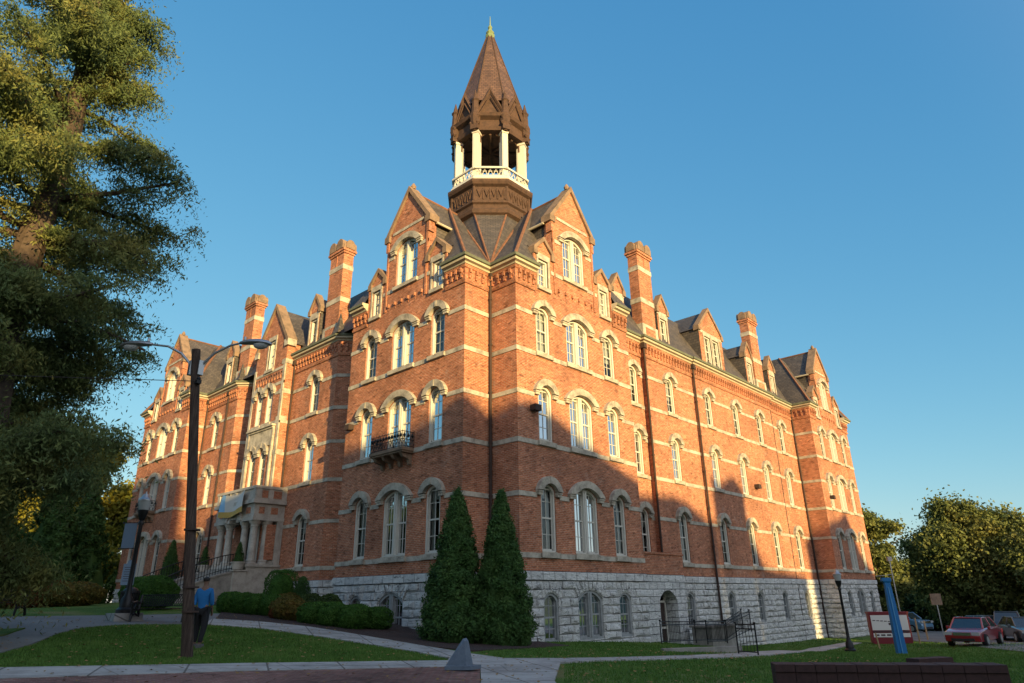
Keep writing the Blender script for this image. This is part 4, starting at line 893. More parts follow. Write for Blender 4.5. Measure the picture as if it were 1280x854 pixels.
def conifer(x,y,h,r,label,n=26000,name='arborvitae',group=None,size=.10,mat_='leaf_dk',z=None,cat='tree',pw=.82,tufts=0):
    z0=H(x,y)-.05 if z is None else z; o=thing(name,label,cat,(x,y,z0),0,group)
    s=RNG.random(n)**1.25; ang=RNG.uniform(0,2*PI,n)
    prof=r*(1-s)**pw*np.minimum(1,(s+.04)*9)**.35
    lump=1+.10*np.sin(ang*3+s*9+x)+.10*np.sin(ang*7-s*23+1)+.09*np.sin(ang*15+s*57)+.05*np.sin(ang*29-s*97)
    q=prof*lump*(1-.30*RNG.random(n)**2)+RNG.normal(0,.045*r,n)
    zz=s*h+RNG.normal(0,.03,n)
    if tufts:
        m=tufts; sc=RNG.random(m)**1.15; ac=RNG.uniform(0,2*PI,m); rc=r*(1-sc)**pw*np.minimum(1,(sc+.05)*7)**.4*RNG.uniform(.74,1.14,m)+.03; i=RNG.integers(0,m,n)
        g1,g2,g3=RNG.normal(0,1,(3,n)); lf=RNG.uniform(0,1,n); w_=.085
        q=rc[i]-.10+lf*.16+g1*.03; ang=ac[i]+g2*w_/np.maximum(rc[i],.12); zz=sc[i]*(h-.15)+lf*.26-.08+g3*.07; s=sc[i]
    P=np.stack([q*np.cos(ang),q*np.sin(ang),zz],-1); Nv=np.stack([np.cos(ang),np.sin(ang),np.full(n,.45)],-1)
    leaves(P,Nv,size,mat_,'foliage',o,2.6,.5)
    c=MB(); c.lathe([(r*.70,0.02),(r*.74,h*.1),(r*.45,h*.45),(r*.2,h*.75),(.01,h*.95)],10); c.build('inner_growth',mat_,o)
    t_=MB(); t_.tube([(0,0,-.2),(0,0,h*.5)],[.09,.05],7); t_.build('trunk','bark',o); return o
def bush(x,y,rx,ry,h,label,mat_='leaf_box',n=5200,size=.055,name='boxwood',group=None,p=3.0,zb=None,cat='shrub',core=True,rot=0):
    z0=H(x,y)-.02 if zb is None else zb; o=thing(name,label,cat,(x,y,z0),rot,group)
    d=RNG.normal(0,1,(n,3)); d/=np.linalg.norm(d,axis=1)[:,None]; q=sup(d,p); q*= (1+.035*np.sin(d[:,0:1]*9+d[:,1:2]*7)+.03*np.sin(d[:,2:3]*13+d[:,0:1]*5))
    q*=(1-.10*RNG.random(n)**2)[:,None]; P=q*np.array([rx,ry,h*.52])+np.array([0,0,h*.5]); P[:,2]=np.maximum(P[:,2],.02)
    leaves(P,d,size,mat_,'foliage',o,1.7,.55)
    if core:
        c=MB(); c.lathe([(.02,.05)]+[(math.sin(PI*k/8)**.6*.86,.04+.9*(1-math.cos(PI*k/8))/2) for k in range(1,8)]+[(.02,.95)],14)
        c.v=[(a*rx,b*ry,cz*h) for a,b,cz in c.v]; c.build('inner_growth',mat_,o,smooth=True)
    return o
# ------------------------------------------------------------ planting
conifer(-1.75,.0,5.25,1.27,'tall dark green conical evergreen at the hall corner, left one of the touching pair',62000,size=.10,pw=.80,tufts=850,group='pair of evergreens at the corner')
conifer(-.55,-1.1,5.3,1.16,'tall dark green conical evergreen at the hall corner, right one of the touching pair',56000,size=.10,pw=.80,tufts=800,group='pair of evergreens at the corner')
HB='clipped boxwood balls in the mulch bed'
hd=[(-2.05,4.35,.62,.80,'rounded boxwood at the right-hand end of the clipped row, beside the stone basement'),(-3.05,4.35,.64,.82,'second clipped boxwood from the right-hand end of the row'),
(-3.45,5.15,.60,.80,'third clipped boxwood from the right-hand end of the row'),(-2.1,5.6,.6,.78,'clipped boxwood in the back line, nearest the arched basement window'),(-3.75,5.95,.60,.78,'fourth clipped boxwood from the right-hand end, next to the golden shrub'),(-2.7,6.5,.58,.76,'clipped boxwood in the back line behind the golden shrub')]
for x,y,r,h,l in hd: bush(x,y,r,r,h,l,group=HB,n=7000)
for i,(x,y,l) in enumerate([(-5.0,10.6,'clipped boxwood at the foot of the curved stair wall, farthest left of its row'),(-4.75,9.95,'clipped boxwood second from the left beside the stair wall'),(-4.5,9.35,'clipped boxwood third from the left beside the stair wall'),(-4.1,8.85,'clipped boxwood at the right-hand end of the row by the stair wall')]): bush(x,y,.5,.5,.82,l,group=HB,n=5000)
for x,y,r,h,mt,l in [(-3.75,8.0,.72,.85,'leaf_gold','loose golden shrub in the bed just below the square green bush'),(-3.3,8.9,.72,.9,'leaf_gold','loose golden shrub behind the one below the square bush'),(-4.15,7.2,.6,.75,'leaf_gold','low golden brown shrub between the square bush and the cone bush'),(-3.7,6.7,.55,.7,'leaf_gold','golden shrub with orange tips at the end of the clipped row'),(-4.35,7.75,.3,.42,'leaf_red','small dark red shrub at the front edge of the bed, left one'),(-4.2,7.15,.28,.4,'leaf_red','small dark red shrub at the front edge of the bed, right one'),(-2.7,8.1,.55,.95,'leaf_mid','blue green leafy bush against the wall beside the cone bush'),(-2.3,7.3,.55,1.0,'leaf_mid','leafy green bush between cone bush and boxwood row')]:
    bush(x,y,r,r,h,l,mt,3800,.085,'garden_shrub',None,2.0,core=False)
bush(-3.2,9.75,.62,.62,1.75,'square clipped green bush standing right of the portico steps',n=9000,p=4.5,name='clipped_shrub')
conifer(-2.75,8.75,1.62,.55,'dark bullet shaped evergreen bush right of the square clipped bush',9000,'cone_shrub',size=.06,cat='shrub',pw=.5)
conifer(-1.9,26.0,3.6,.85,'slim dark conical evergreen against the far brick pavilion beyond the steps',14000,size=.10)
bush(-7.3,13.4,1.15,1.0,1.35,'big rounded green bush behind the bench and black lamp post',n=12000,p=2.2,name='round_shrub',size=.07)
bush(-9.6,21.5,1.9,1.0,1.3,'orange red leaved shrub by the drive left of the litter bin','leaf_red',9000,.09,'garden_shrub',None,2.2)
bush(-8.2,20.5,1.3,1.0,1.1,'golden leaved shrub beside the litter bin','leaf_gold',6000,.09,'garden_shrub',None,2.2)
bush(-11.4,22.4,1.6,1.0,1.35,'dark green clipped hedge left of the red leaved shrub',n=9000,name='hedge',size=.08)
for x,y,h,r,l in [(-8.1,27.5,7.2,2.3,'dark conical evergreen right of its neighbour, against the left end of the hall'),(-10.9,26.5,6.4,2.1,'dark conical evergreen left of its neighbour beyond the drive'),(-5.9,29.6,6.9,2.3,'small dark evergreen nearest the hall\'s far left end')]:
    conifer(x,y,h,r,l,26000,'dark_conifer',size=.18,tufts=420,group='dark evergreens left of the hall')
# planters by the steps
def planter(x,y,z,l,lt):
    o=thing('stone_planter',l,'planter',(x,y,z)); p=MB(); p.box((-.36,-.36,-1.2),(.36,.36,.0)); p.box((-.42,-.42,0),(.42,.42,.07)); p.build('pedestal','portico',o)
    q=MB(); q.lathe([(.22,.07),(.30,.12),(.36,.42),(.40,.45),(.40,.5),(.33,.5)],14); q.build('pot','portico',o)
    conifer(x,y,1.05,.30,lt,3500,'potted_evergreen',size=.05,z=z+.48,cat='shrub',pw=.6)
planter(-.95,18.95,.55,'square stone planter at the top right of the portico steps','small clipped evergreen in the planter at the right of the steps')
planter(-.95,23.45,.55,'square stone planter at the top left of the portico steps','small clipped evergreen in the planter at the left of the steps')
# broadleaf and cypress trees
def limb(mb,p,d,L,r,n=7,wob=.12,up=0,rt_=.25):
    pts=[Vector(p)]; d=Vector(d).normalized(); rr=[r]
    for k in range(n):
        d=(d+Vector(RNG.normal(0,wob,3))+Vector((0,0,up))).normalized(); pts.append(pts[-1]+d*L/n); rr.append(r*(1-(k+1)/n*(1-rt_)))
    mb.tube(pts,rr,7); return pts
def broadleaf(x,y,h,cr_,label,mat_='leaf_oak',n=60000,name='broadleaf_tree',size=.3,group=None,hb=.22,clumps=60,tr=.35,z=None):
    z0=H(x,y)-.1 if z is None else z; o=thing(name,label,'tree',(x,y,z0),0,group); t_=MB()
    top=limb(t_,(0,0,-.3),(0,0,1),h*.72,tr,8,.05); cs=[]
    lobes=[(0,0,h*.84)]; nl=max(7,clumps//9)
    for k in range(nl):
        s=((k+.5)/nl)*.92+RNG.uniform(-.04,.04); a=k*2.4+RNG.uniform(-.4,.4); rr=cr_*math.sin(PI*(.16+.74*s))*RNG.uniform(.45,.80); lobes.append((rr*math.cos(a),rr*math.sin(a),h*(hb+(1-hb)*s*.9)))
    for k in range(clumps):
        s=RNG.random()**.8; z=h*(hb+(1-hb)*s); rr=cr_*math.sin(PI*min(1,(.18+.80*s)))**.75*RNG.uniform(.25,1.0)**.5; a=RNG.uniform(0,2*PI)
        lb_=lobes[k%len(lobes)]; v_=RNG.normal(0,1,3); v_/=np.linalg.norm(v_); q_=RNG.uniform(.3,1)*cr_*.40; c=(lb_[0]+v_[0]*q_,lb_[1]+v_[1]*q_,max(h*hb*.8,lb_[2]+v_[2]*q_*.8)); s=min(.95,max(0,(c[2]/h-hb)/(1-hb))); cs.append((c,cr_*RNG.uniform(.11,.25)))
        if k%3==0:
            b=top[min(len(top)-1,2+int(s*5))]; v=Vector(c)-b; limb(t_,b,v,v.length*.95,tr*.28,5,.08,rt_=.2)
    t_.build('trunk','bark',o); P=[];N=[]
    for c,r in cs:
        k_=n//clumps; d=RNG.normal(0,1,(k_,3)); q=np.array(c)+d*np.array([r*.62,r*.62,r*.42]); P.append(q);N.append(d*.7+np.array([0,0,.6]))
    leaves(np.concatenate(P),np.concatenate(N),size,mat_,'crown',o,1.6,.7); return o
# the big cypress at the left edge: layered drooping sprays on long limbs
def cypress(x,y,h):
    z0=H(x,y)-.1; o=thing('bald_cypress','towering feathery cypress filling the left side, its top lit gold by the sun','tree',(x,y,z0)); t_=MB(); n=14
    tp=[(0,0,-.3)]+[(.15*math.sin(k),.12*math.cos(k*1.7),h*k/n) for k in range(1,n+1)]; t_.tube(tp,[.62*(1-k/(n+2)) for k in range(n+1)],10); P=[];N=[]
    to_cam=math.atan2(-.73,.68)   # side of the crown seen past the frame edge
    for k in range(128):
        s=((k+RNG.random())/128)**1.15; z=h*(.04+.93*s); a=RNG.uniform(0,2*PI); L=float(np.interp(z+z0,[-1,0,2,4,6,8,10,12,14,16,18,20,22,25],[2.6,3.0,3.4,3.5,3.5,4.1,3.7,3.8,2.9,2.4,2.0,1.7,1.3,.5]))*(1.0+.45*max(0,-math.cos(a-YAW+PI/2)))*RNG.uniform(.50,1.10)
        pts=limb(t_,(0,0,z),(math.cos(a),math.sin(a),.10),L,.05+.13*(1-s),8,.09,up=-.012)
        for j,p in enumerate(pts[2:]):
            m_=(3 if s<.5 else 2)+(j>2)
            for q in range(m_):
                b=RNG.uniform(0,2*PI); rr=L*.16*RNG.random()+.15; c=np.array(p)+np.array([rr*math.cos(b),rr*math.sin(b),RNG.normal(0,.18)])
                if RNG.random()<.35: t_.tube([tuple(p),tuple(c)],[.022,.008],4,cap=False)
                nn=190; d=RNG.normal(0,1,(nn,3)); w_=RNG.uniform(.5,1.05); Q=c+d*np.array([.36*w_,.36*w_,.13*w_]); Q[:,2]-=np.abs(d[:,0]*d[:,1])*.28*w_
                P.append(Q); N.append(np.tile([0,0,1.0],(nn,1)))
    t_.build('trunk','bark',o); P=np.concatenate(P); N=np.concatenate(N); print('cypress leaves',len(P))
    leaves(P,N,.125,'leaf_cyp','crown',o,3.6,.75,droop=.25)
cypress(-15.8,3.6,27.0)
cz=[(-16.5,33,17,6.5),(-24,30,18,7),(-13.0,40,16,6),(-30,45,18,8),(-20,46,18,7)]
lb=['dark broad tree beyond the drive, just left of the conifers','dark broad tree at the far left edge beyond the drive','dark tree standing behind the conifers left of the hall','dark far tree at the very left of the view','dark far tree between the two left ones']
for (x,y,h,c),l in zip(cz,lb): broadleaf(x,y,h*.62,c*.75,l,'leaf_mid',26000,group='trees beyond the drive at left',size=.36,hb=.10)
broadleaf(-1.0,47.5,13.6,5.2,'yellow green sunlit tree behind the far left end of the hall','leaf_yel',60000,size=.26,hb=.1,clumps=80)
broadleaf(-7.5,52,12.5,5.0,'yellow green tree partly hidden behind the cypress','leaf_yel',40000,size=.28,hb=.1,clumps=60)
# right-hand trees
broadleaf(54.1,2.6,12.2,3.4,'tall green tree rising behind the right end of the hall','leaf_oak',60000,size=.26,hb=.14,clumps=110)
broadleaf(65.5,-4.2,12.6,6.7,'large round crowned tree right of the hall above the parked cars','leaf_oak',100000,size=.28,hb=.16,clumps=170,tr=.5)
broadleaf(62,-11.5,8.3,6.0,'lower dark spreading tree behind the parked cars at the right edge','leaf_oak',50000,size=.26,hb=.12,clumps=70)
broadleaf(66,-18,10.5,6,'tree at the extreme right edge of the view','leaf_oak',30000,size=.3,hb=.12,clumps=50)
for i,(x,y,h,c) in enumerate([(68,9,6.5,5),(76,3,6.5,5),(84,-2,6.5,6),(90,-18,8,6),(80,-26,8,6),(74,16,7,6)]):
    broadleaf(x,y,h,c,['low green tree closing the view between hall and big tree','low green tree behind the flagged pole','low green tree seen beneath the big crown','bushy tree behind the cars, right of the big trunk','bushy tree behind the rightmost cars','low green tree just right of the hall corner'][i],'leaf_mid',16000,size=.42,hb=.02,clumps=40,group='low trees beyond the car park')
# far wooded ridge
rg=MB(); n=60; pr=[]
for k in range(n+1): pr.append((-1500+k*60,math.sin(k*.45)*14+math.sin(k*1.3)*6))
rg.frame((1400,300,-120),R(72)); 
for (a,b),(c,d) in zip(pr,pr[1:]): rg.face([(a,0,0),(c,0,0),(c,120,128+d),(a,120,128+b)]); rg.face([(a,120,128+b),(c,120,128+d),(c,400,60),(a,400,60)])
rg.frame(); r_=rg.build('hills','hill'); r_['kind']='structure'
# fallen leaves and twigs on the paths and lawns
n=2600; xx=RNG.uniform(-16,6,n); yy=RNG.uniform(-12,9,n); k=(np.hypot(xx-CP.x,yy-CP.y)>11)&((xx<-4.2)|(yy<-4)); xx,yy=xx[k],yy[k]
P_=np.stack([xx,yy,hz(xx,yy)+.075],-1); M['dead']=mat('fallen leaves',(.22,.13,.04),.9)
tag(leaves(P_,np.tile([0,0,1.0],(len(P_),1)),.07,'dead','fallen_leaves',None,1.4,.25),'scattered brown fallen leaves on the lawns and paths','leaves',kind='stuff')
# ------------------------------------------------------------ street furniture
def utility_pole():
    o=thing('light_pole','weathered leaning wooden pole carrying two cobra head street lights','utility pole',(-11.45,-1.4,H(-11.45,-1.4)))
    zb=o.location.z; tx,ty,tz=-.85,.42,5.42-zb; p=MB(); n=10
    p.tube([(tx*k/n,ty*k/n,-.4+(tz+.4)*k/n) for k in range(n+1)],[.138-.026*k/n for k in range(n+1)],14); p.build('pole_shaft','pole',o,smooth=True)
    e1=Vector(rt); dz=tz
    for s_,L,drop in((-1,1.95,.30),(1,1.75,.28)):
        base=Vector((tx*.93,ty*.93,dz-.62)); d=Vector((rt.x*s_,rt.y*s_,0)); pts=[base+d*.14,base+d*.20+Vector((0,0,.25)),base+d*.45+Vector((0,0,.52)),base+d*.85+Vector((0,0,.74)),base+d*(L-.65)+Vector((0,0,.80))]
        a=MB(); a.tube(pts,[.04,.036,.034,.032,.03],8); a.box(tuple(base+d*.12-Vector((.07,.07,.10))),tuple(base+d*.12+Vector((.07,.07,.30)))); ao=a.build('lamp_arm','alu',o,smooth=False)
        ang=math.atan2(d.y,d.x); q=pts[-1]; h=MB(); h.frame(q,ang)
        secs=[(0,.05,.05,.0),(.10,.09,.08,.0),(.3,.14,.10,.01),(.55,.16,.11,.0),(.78,.13,.09,-.03),(.88,.05,.04,-.05)]
        rings=[]
        for (x,wy,wz,zo) in secs: rings.append([h.P((x,wy*math.cos(2*PI*k/12),zo+wz*(math.sin(2*PI*k/12) if math.sin(2*PI*k/12)>0 else .45*math.sin(2*PI*k/12)))) for k in range(12)])
        for A,B in zip(rings,rings[1:]):
            for k in range(12): h.f.append([A[k],A[(k+1)%12],B[(k+1)%12],B[k]]); h.m.append(0)
        h.f.append(rings[0][::-1]); h.m.append(0); h.f.append(rings[-1]); h.m.append(0)
        h.lathe([(.035,.09),(.04,.17),(.03,.19)],8,(.12,0)); h.frame(); ho=h.build('lamp_head','alu',o,smooth=True)
        l=MB(); l.frame(q,ang); rings=[]
        for j in range(6):
            f_=j/5; rr=math.cos(f_*PI/2)+.02; rings.append([l.P((.58+.21*rr*math.cos(2*PI*k/12),.125*rr*math.sin(2*PI*k/12),-.04-.14*math.sin(f_*PI/2))) for k in range(12)])
        for A,B in zip(rings,rings[1:]):
            for k in range(12): l.f.append([A[k],A[(k+1)%12],B[(k+1)%12],B[k]]); l.m.append(0)
        l.frame(); l.build('lamp_lens','lens',ho,smooth=True)
    b=MB(); z=dz-.95; b.box((tx*.88-.06,ty*.88-.25,z-.05),(tx*.88+.06,ty*.88-.10,z+.05)); b.lathe([(.03,z+.05),(.06,z+.08),(.03,z+.14)],8,(tx*.88,ty*.88-.2)); b.build('cable_insulator','black',o)
    b=MB(); 
    for zz in (1.55,2.9,1.0): 
        b.lathe([(.19,zz),(.19,zz+.04)],14,(tx*zz/dz,ty*zz/dz))
    b.build('steel_band','blackpipe',o)
    w=MB(); a=Vector((-11.45+tx*.88,-1.4+ty*.88-.2,zb+dz-.93)); c=Vector((-34,10,4.4)); pts=[a.lerp(c,k/20)-Vector((0,0,.45*math.sin(PI*k/20))) for k in range(21)]; w.tube(pts,.011,5); tag(w.build('overhead_cable','black'),'thin black cable running left from the wooden pole','cable')
utility_pole()
def lamp_post(x,y,h,label,flags=False,plinth=False):
    zb=H(x,y); o=thing('lamp_post',label,'lamp post',(x,y,zb),0,'black iron lamp posts'); p=MB(); z=0
    if plinth: q=MB(); q.box((-.45,-.45,-.2),(.45,.45,.26)); q.build('concrete_plinth','concrete',o); z=.26
    p.lathe([(.30,z),(.30,z+.12),(.22,z+.18),(.20,z+.45),(.13,z+.55),(.11,z+.62),(.085,z+.75),(.065,h-1.1),(.075,h-1.08)],12); p.lathe([(.09,h-1.1),(.10,h-1.02),(.07,h-.95),(.10,h-.9),(.17,h-.66),(.18,h-.58)],12); p.build('post','black',o,smooth=True)
    l=MB(); l.lathe([(.165,h-.58),(.21,h-.36),(.22,h-.26)],12,cap=False); l.build('lantern_glass','lens',o,smooth=True)
    c=MB(); c.lathe([(.24,h-.26),(.24,h-.22),(.15,h-.14),(.13,h-.1),(.09,h-.02),(.03,h),(.02,h+.08)],12); c.lathe([(.06,h-.56),(.05,h-.3)],8); c.build('lantern_cap','alu',o,smooth=True)
    if flags:
        a=MB(); d=-rt
        for zz in(h-1.02,h-1.90): a.tube([(0,0,zz),(d.x*.62,d.y*.62,zz)],.016,6); a.lathe([(.03,zz-.03),(.03,zz+.03)],6,(d.x*.62,d.y*.62))
        a.tube([(0,0,h-1.02),(-d.x*.4,-d.y*.4,h-1.02)],.014,6)
        a.tube([(0,0,h-1.02),(0,0,h-1.90)],.07,8)
        ao=a.build('banner_arm','black',o); f=MB(); f.frame((0,0,0),math.atan2(d.y,d.x)); f.box((.12,-.008,h-1.88),(.56,.008,h-1.04),0); f.box((.13,-.012,h-1.87),(.55,-.008,h-1.70),1)
        f.prism([(.2,h-1.65),(.28,h-1.65),(.48,h-1.2),(.40,h-1.2)],-.013,-.009,2); f.box((.13,-.012,h-1.13),(.55,-.008,h-1.05),1); f.frame(); f.build('banner',['bluegrey','bluelt','banner'],o)
    return o
lamp_post(-10.05,7.65,4.28,'black lamp post with pale banner beside the park bench, left of the pole',True,True)
lamp_post(23.6,-4.6,4.3,'black lamp post on the grass in front of the hall\'s right end')
def bench(x,y,ang,label,w=1.75):
    zb=H(x,y)+.02; o=thing('park_bench',label,'bench',(x,y,zb),ang,'metal park benches')
    for s_ in(-1,1):
        e_=MB(); X=s_*w/2; e_.frame()
        e_.tube([(X,-.30,0),(X,-.24,.25),(X,-.27,.44),(X,-.30,.62)],.042,6); e_.tube([(X,-.30,.62),(X,.0,.66),(X,.18,.62)],.042,6)
        e_.tube([(X,.28,0),(X,.20,.25),(X,.16,.42),(X,.28,.88)],.045,6); e_.tube([(X,-.26,.42),(X,.17,.40)],.036,6); e_.tube([(X,-.26,.2),(X,-.05,.30),(X,.22,.2)],.032,6)
        e_.tube([(X,-.2,.44),(X,-.05,.56),(X,.12,.5)],.028,6); e_.build('arm_frame','black',o)
    s1=MB()
    for k in range(7): s1.box((-w/2,-.27+k*.062,.425),(w/2,-.235+k*.062,.445))
    s1.build('seat','black',o); b=MB(); nx_=22
    b.tube([(-w/2,.275,.87),(w/2,.275,.87)],.022,6); b.tube([(-w/2,.185,.52),(w/2,.185,.52)],.016,6)
    for k in range(nx_):
        x0=-w/2+k*w/nx_; x1=x0+w/nx_*2; x1=min(x1,w/2); b.tube([(x0,.19,.53),(x1,.27,.86)],.011,4); b.tube([(x1,.19,.53),(x0,.27,.86)],.011,4)
    b.build('backrest','black',o); return o
bench(-9.3,6.45,math.atan2(rt.y,rt.x),'black iron lattice bench on the grass between lamp post and pole')
bench(-12.9,12.2,math.atan2(rt.y,rt.x),'dark bench across the drive at the far left edge',1.9)
def bin_(x,y):
    o=thing('litter_bin','black slatted litter bin just left of the lamp post','litter bin',(x,y,H(x,y))); b=MB(); b.lathe([(.24,0),(.25,.05),(.30,.75),(.33,.8),(.30,.84)],20); b.build('drum','black',o)
    s_=MB()
    for k in range(24): a=2*PI*k/24; s_.tube([(.27*math.cos(a),.27*math.sin(a),.03),(.33*math.cos(a),.33*math.sin(a),.85)],.012,4)
    s_.lathe([(.34,.84),(.34,.88)],20,cap=False); s_.build('slats','black',o); r=MB(); r.lathe([(.30,.85),(.22,.95),(.1,1.0)],20); r.build('lid','black',o)
bin_(-9.1,10.3); 
o=thing('notice_board','pale blue grey marker sign on a short post left of the lamp post','sign',(-8.95,11.3,H(-8.95,11.3)),math.atan2(rt.y,rt.x)); q=MB(); q.box((-.03,-.03,0),(.03,.03,1.5)); q.build('post','black',o)
q=MB(); q.box((-.25,-.05,1.05),(.25,-.01,1.85)); q.prism([(-.12,1.85),(.12,1.85),(.08,1.98),(-.08,1.98)],-.05,-.01); pn=q.build('sign_panel','bluegrey',o); q=MB()
for k in range(7): q.box((-.19+.03*(k%2),-.056,1.70-k*.085),(.19-.04*(k%3),-.051,1.72-k*.085))
q.build('sign_lettering','ink',pn)
# sundial-like granite marker
zz=H(-7.5,-6.25); a=math.atan2(rt.y,rt.x); o=thing('granite_marker','wedge shaped blue grey granite marker on the walk in front of the evergreens','monument',(-7.33,-6.40,zz+.05),a+.15); o.scale=(.86,.86,.9)
q=MB(); q.prism([(-.46,-.20),(.20,-.42),(.52,-.08),(-.14,.30)],0,.09,0,'xy'); q.build('plinth','granite',o)
q=MB(); 
A0=[(-.42,-.02,.09),(.10,-.28,.09),(.30,-.14,.09),(-.20,.14,.09)]; A1=[(.02,-.05,.70),(.06,-.19,.66),(.17,-.11,.66),(.12,.0,.72)]
for i in range(4): q.face([A0[i],A0[(i+1)%4],A1[(i+1)%4],A1[i]])
q.face(A1); q.face(A0[::-1]); q.build('gnomon','granite',o)
# brick seat wall at lower right
def cap_wall(x0,y0,x1,y1,zt,th,label,step,nm='seat_wall',zb=-3.4):
    L=math.hypot(x1-x0,y1-y0); ang=math.atan2(y1-y0,x1-x0); o=thing(nm,label,'wall',(x0,y0,0),ang); w=MB(); [w.box((k*.33+.004,0,zb),(k*.33+.326,th,zt-.12)) for k in range(int(round(L/.33)))]; w.build('wall_body','brick_cap',o); c=MB(); n=max(1,round(L/step))
    for k in range(n): c.box((k*L/n+.006,-.03,zt-.115-.002*(k%3)),((k+1)*L/n-.006,th+.03,zt-.004*(k%2)))
    c.build('capstone','brick_cap',o)
cap_wall(-6.45,-13.4,-4.5,-16.45,-2.13,.42,'low dark brick wall with chunky coping across the bottom right corner',.33)
cap_wall(.9,-13.75,2.0,-14.25,-2.52,.3,'short dark garden wall end on the lawn behind the brick wall',.5,'garden_wall')
# railings, kerb and utility box by the vestibule
def railing(pts,h,label,nb=.13,name='railing'):
    o=thing(name,label,'railing',(pts[0][0],pts[0][1],H(*pts[0][:2]))); b=o.location
    r=MB(); po_=MB()
    for (x0,y0,z0),(x1,y1,z1) in zip(pts,pts[1:]):
        a=Vector((x0-b.x,y0-b.y,z0-b.z)); c=Vector((x1-b.x,y1-b.y,z1-b.z)); L=(c-a).length
        for hh in(h,h-.14,.12): r.tube([a+Vector((0,0,hh)),c+Vector((0,0,hh))],.02,5)
        n=int(L/nb)
        for k in range(1,n): q=a.lerp(c,k/n); r.tube([q+Vector((0,0,.12)),q+Vector((0,0,h))],.010,4)
        for q in(a,c): po_.tube([q,q+Vector((0,0,h+.04))],.028,6); po_.lathe([(.045,q.z+h+.02),(.045,q.z+h+.08)],6,(q.x,q.y))
    r.build('bars','black',o); po_.build('posts','black',o)
g_=lambda x,y,dz=0:(x,y,H(x,y)+dz)
railing([(9.5,-1.3,-3.05),(12.6,-1.3,-3.14),(15.6,-1.3,-3.25),(17.7,-1.3,-2.75)],.95,'black iron railing along the ramp to the vestibule door')
railing([(11.3,-2.6,-3.1),(13.2,-2.6,-3.15),(15.9,-2.6,-2.75)],.95,'black iron handrail sloping beside the area steps')
railing([g_(5.06,-7.1),g_(4.75,-7.95)],.98,'short tall section of black railing at the end of the path',name='gate_railing')
q=MB(); q.box((14.6,-1.1,-4.0),(17.2,.0,-2.55)); q.box((14.5,-1.2,-2.55),(17.3,.1,-2.47)); tag(q.build('utility_vault','concrete2'),'grey concrete block behind the black railings','utility box')
q=MB(); q.frame((3.74,-4.93,H(3.74,-4.93)),math.atan2(-1.7,2.57)); q.box((0,0,-.5),(3.1,.22,.10)); q.frame(); tag(q.build('retaining_kerb','concrete2'),'low stone retaining kerb in front of the railings','kerb wall')
# sign cabinet, blue pylon, stakes
a=math.atan2(rt.y,rt.x); o=thing('sign_cabinet','dark red framed notice cabinet with two white posters near the far corner','sign',(32.0,-4.45,H(32,-4.45)),a-.12); o.scale=(.86,.86,.80)
q=MB(); q.box((-1.42,-.2,.1),(1.42,.25,2.32)); q.box((-1.46,-.24,2.25),(1.46,.28,2.4)); q.box((-1.36,-.22,0),(1.36,.2,.4)); q.build('cabinet','redpaint',o)
q=MB(); q.box((-1.3,-.235,1.02),(.35,-.2,2.14)); q.box((.72,-.235,1.02),(1.3,-.2,2.14)); q.box((-1.3,-.235,.50),(1.3,-.2,.80)); po_=q.build('poster','banner',o); q=MB()
for k in range(5): q.box((-1.2+k*.27,-.242,1.72-.02*k),(-1.0+k*.27,-.236,1.78-.02*k)); q.box((-1.2+k*.42,-.242,.60),(-.9+k*.42,-.236,.72))
q.box((-.1,-.244,1.40),(.08,-.236,1.56)); q.box((-1.3,-.242,.86),(1.3,-.236,.96)); q.build('poster_lettering','ink',po_)
x,y=16.1,-9.25; o=thing('blue_pylon','slim bright blue leaning metal pylon with flared top, standing on the lawn','sculpture',(x,y,H(x,y)-.05),a); q=MB()
q.frame(); b0=[(-.21,-.12),(.21,-.12),(.21,.12),(-.21,.12)]
zs=[(0,0,.95),(1.0,-.01,.88),(2.0,-.02,.76),(2.85,-.03,.60),(2.98,-.04,.62),(3.06,-.06,.92),(3.2,-.06,.92)]; rings=[]
for z,dx,sc in zs: rings.append([q.P((dx+bx*sc,by*(sc if z<3 else .9),z)) for bx,by in b0])
for A,B in zip(rings,rings[1:]):
    for k in range(4): q.f.append([A[k],A[(k+1)%4],B[(k+1)%4],B[k]]); q.m.append(0)
q.f.append(rings[-1]); q.m.append(0); q.build('pylon_body','blue',o)
q=MB(); q.tube([(-.03,-.15,.05),(-.04,-.14,1.0),(-.05,-.13,2.0),(-.06,-.10,2.8)],.022,5); q.build('light_rib','bluelt',o)
def stake(x,y,h,label,w=.09,lean=0): 
    q=MB(); q.tube([(0,0,-.1),(lean,0,h)],w/2,5); ob=q.build('wooden_stake','wood',None,(x,y,H(x,y)),a); tag(ob,label,'stake')
stake(26.8,-5.2,.85,'thin wooden stake in front of the red framed cabinet',.09,-.1); stake(32.2,-6.0,1.5,'wooden stake with pale top left of the red car',.10,0); stake(37.5,-5.2,1.25,'yellowish marker post by the road behind the stakes',.11,0)
def sign_post(x,y,h,label,tall=False):
    o=thing('road_sign' if not tall else 'slim_mast',label,'sign' if not tall else 'pole',(x,y,H(x,y)),a); q=MB(); q.tube([(0,0,0),(-.0,0,h)],.035,6); 
    if tall: q.tube([(0,0,h-.9),(-1.2,0,h-1.0)],.02,5); q.box((-.15,-.1,h),(.15,.1,h+.3))
    q.build('post','alu',o)
    if not tall: p=MB(); p.box((-.38,-.05,h-.75),(.38,-.01,h)); p.box((-.25,-.055,h-.45),(.25,-.05,h-.30)); p.build('sign_panel','coping',o)
sign_post(38.5,-6.0,3.0,'brownish road sign seen from behind, left of the red car'); sign_post(36.0,-4.2,5.2,'slim pale leaning mast with a cross arm between cabinet and big tree',True)
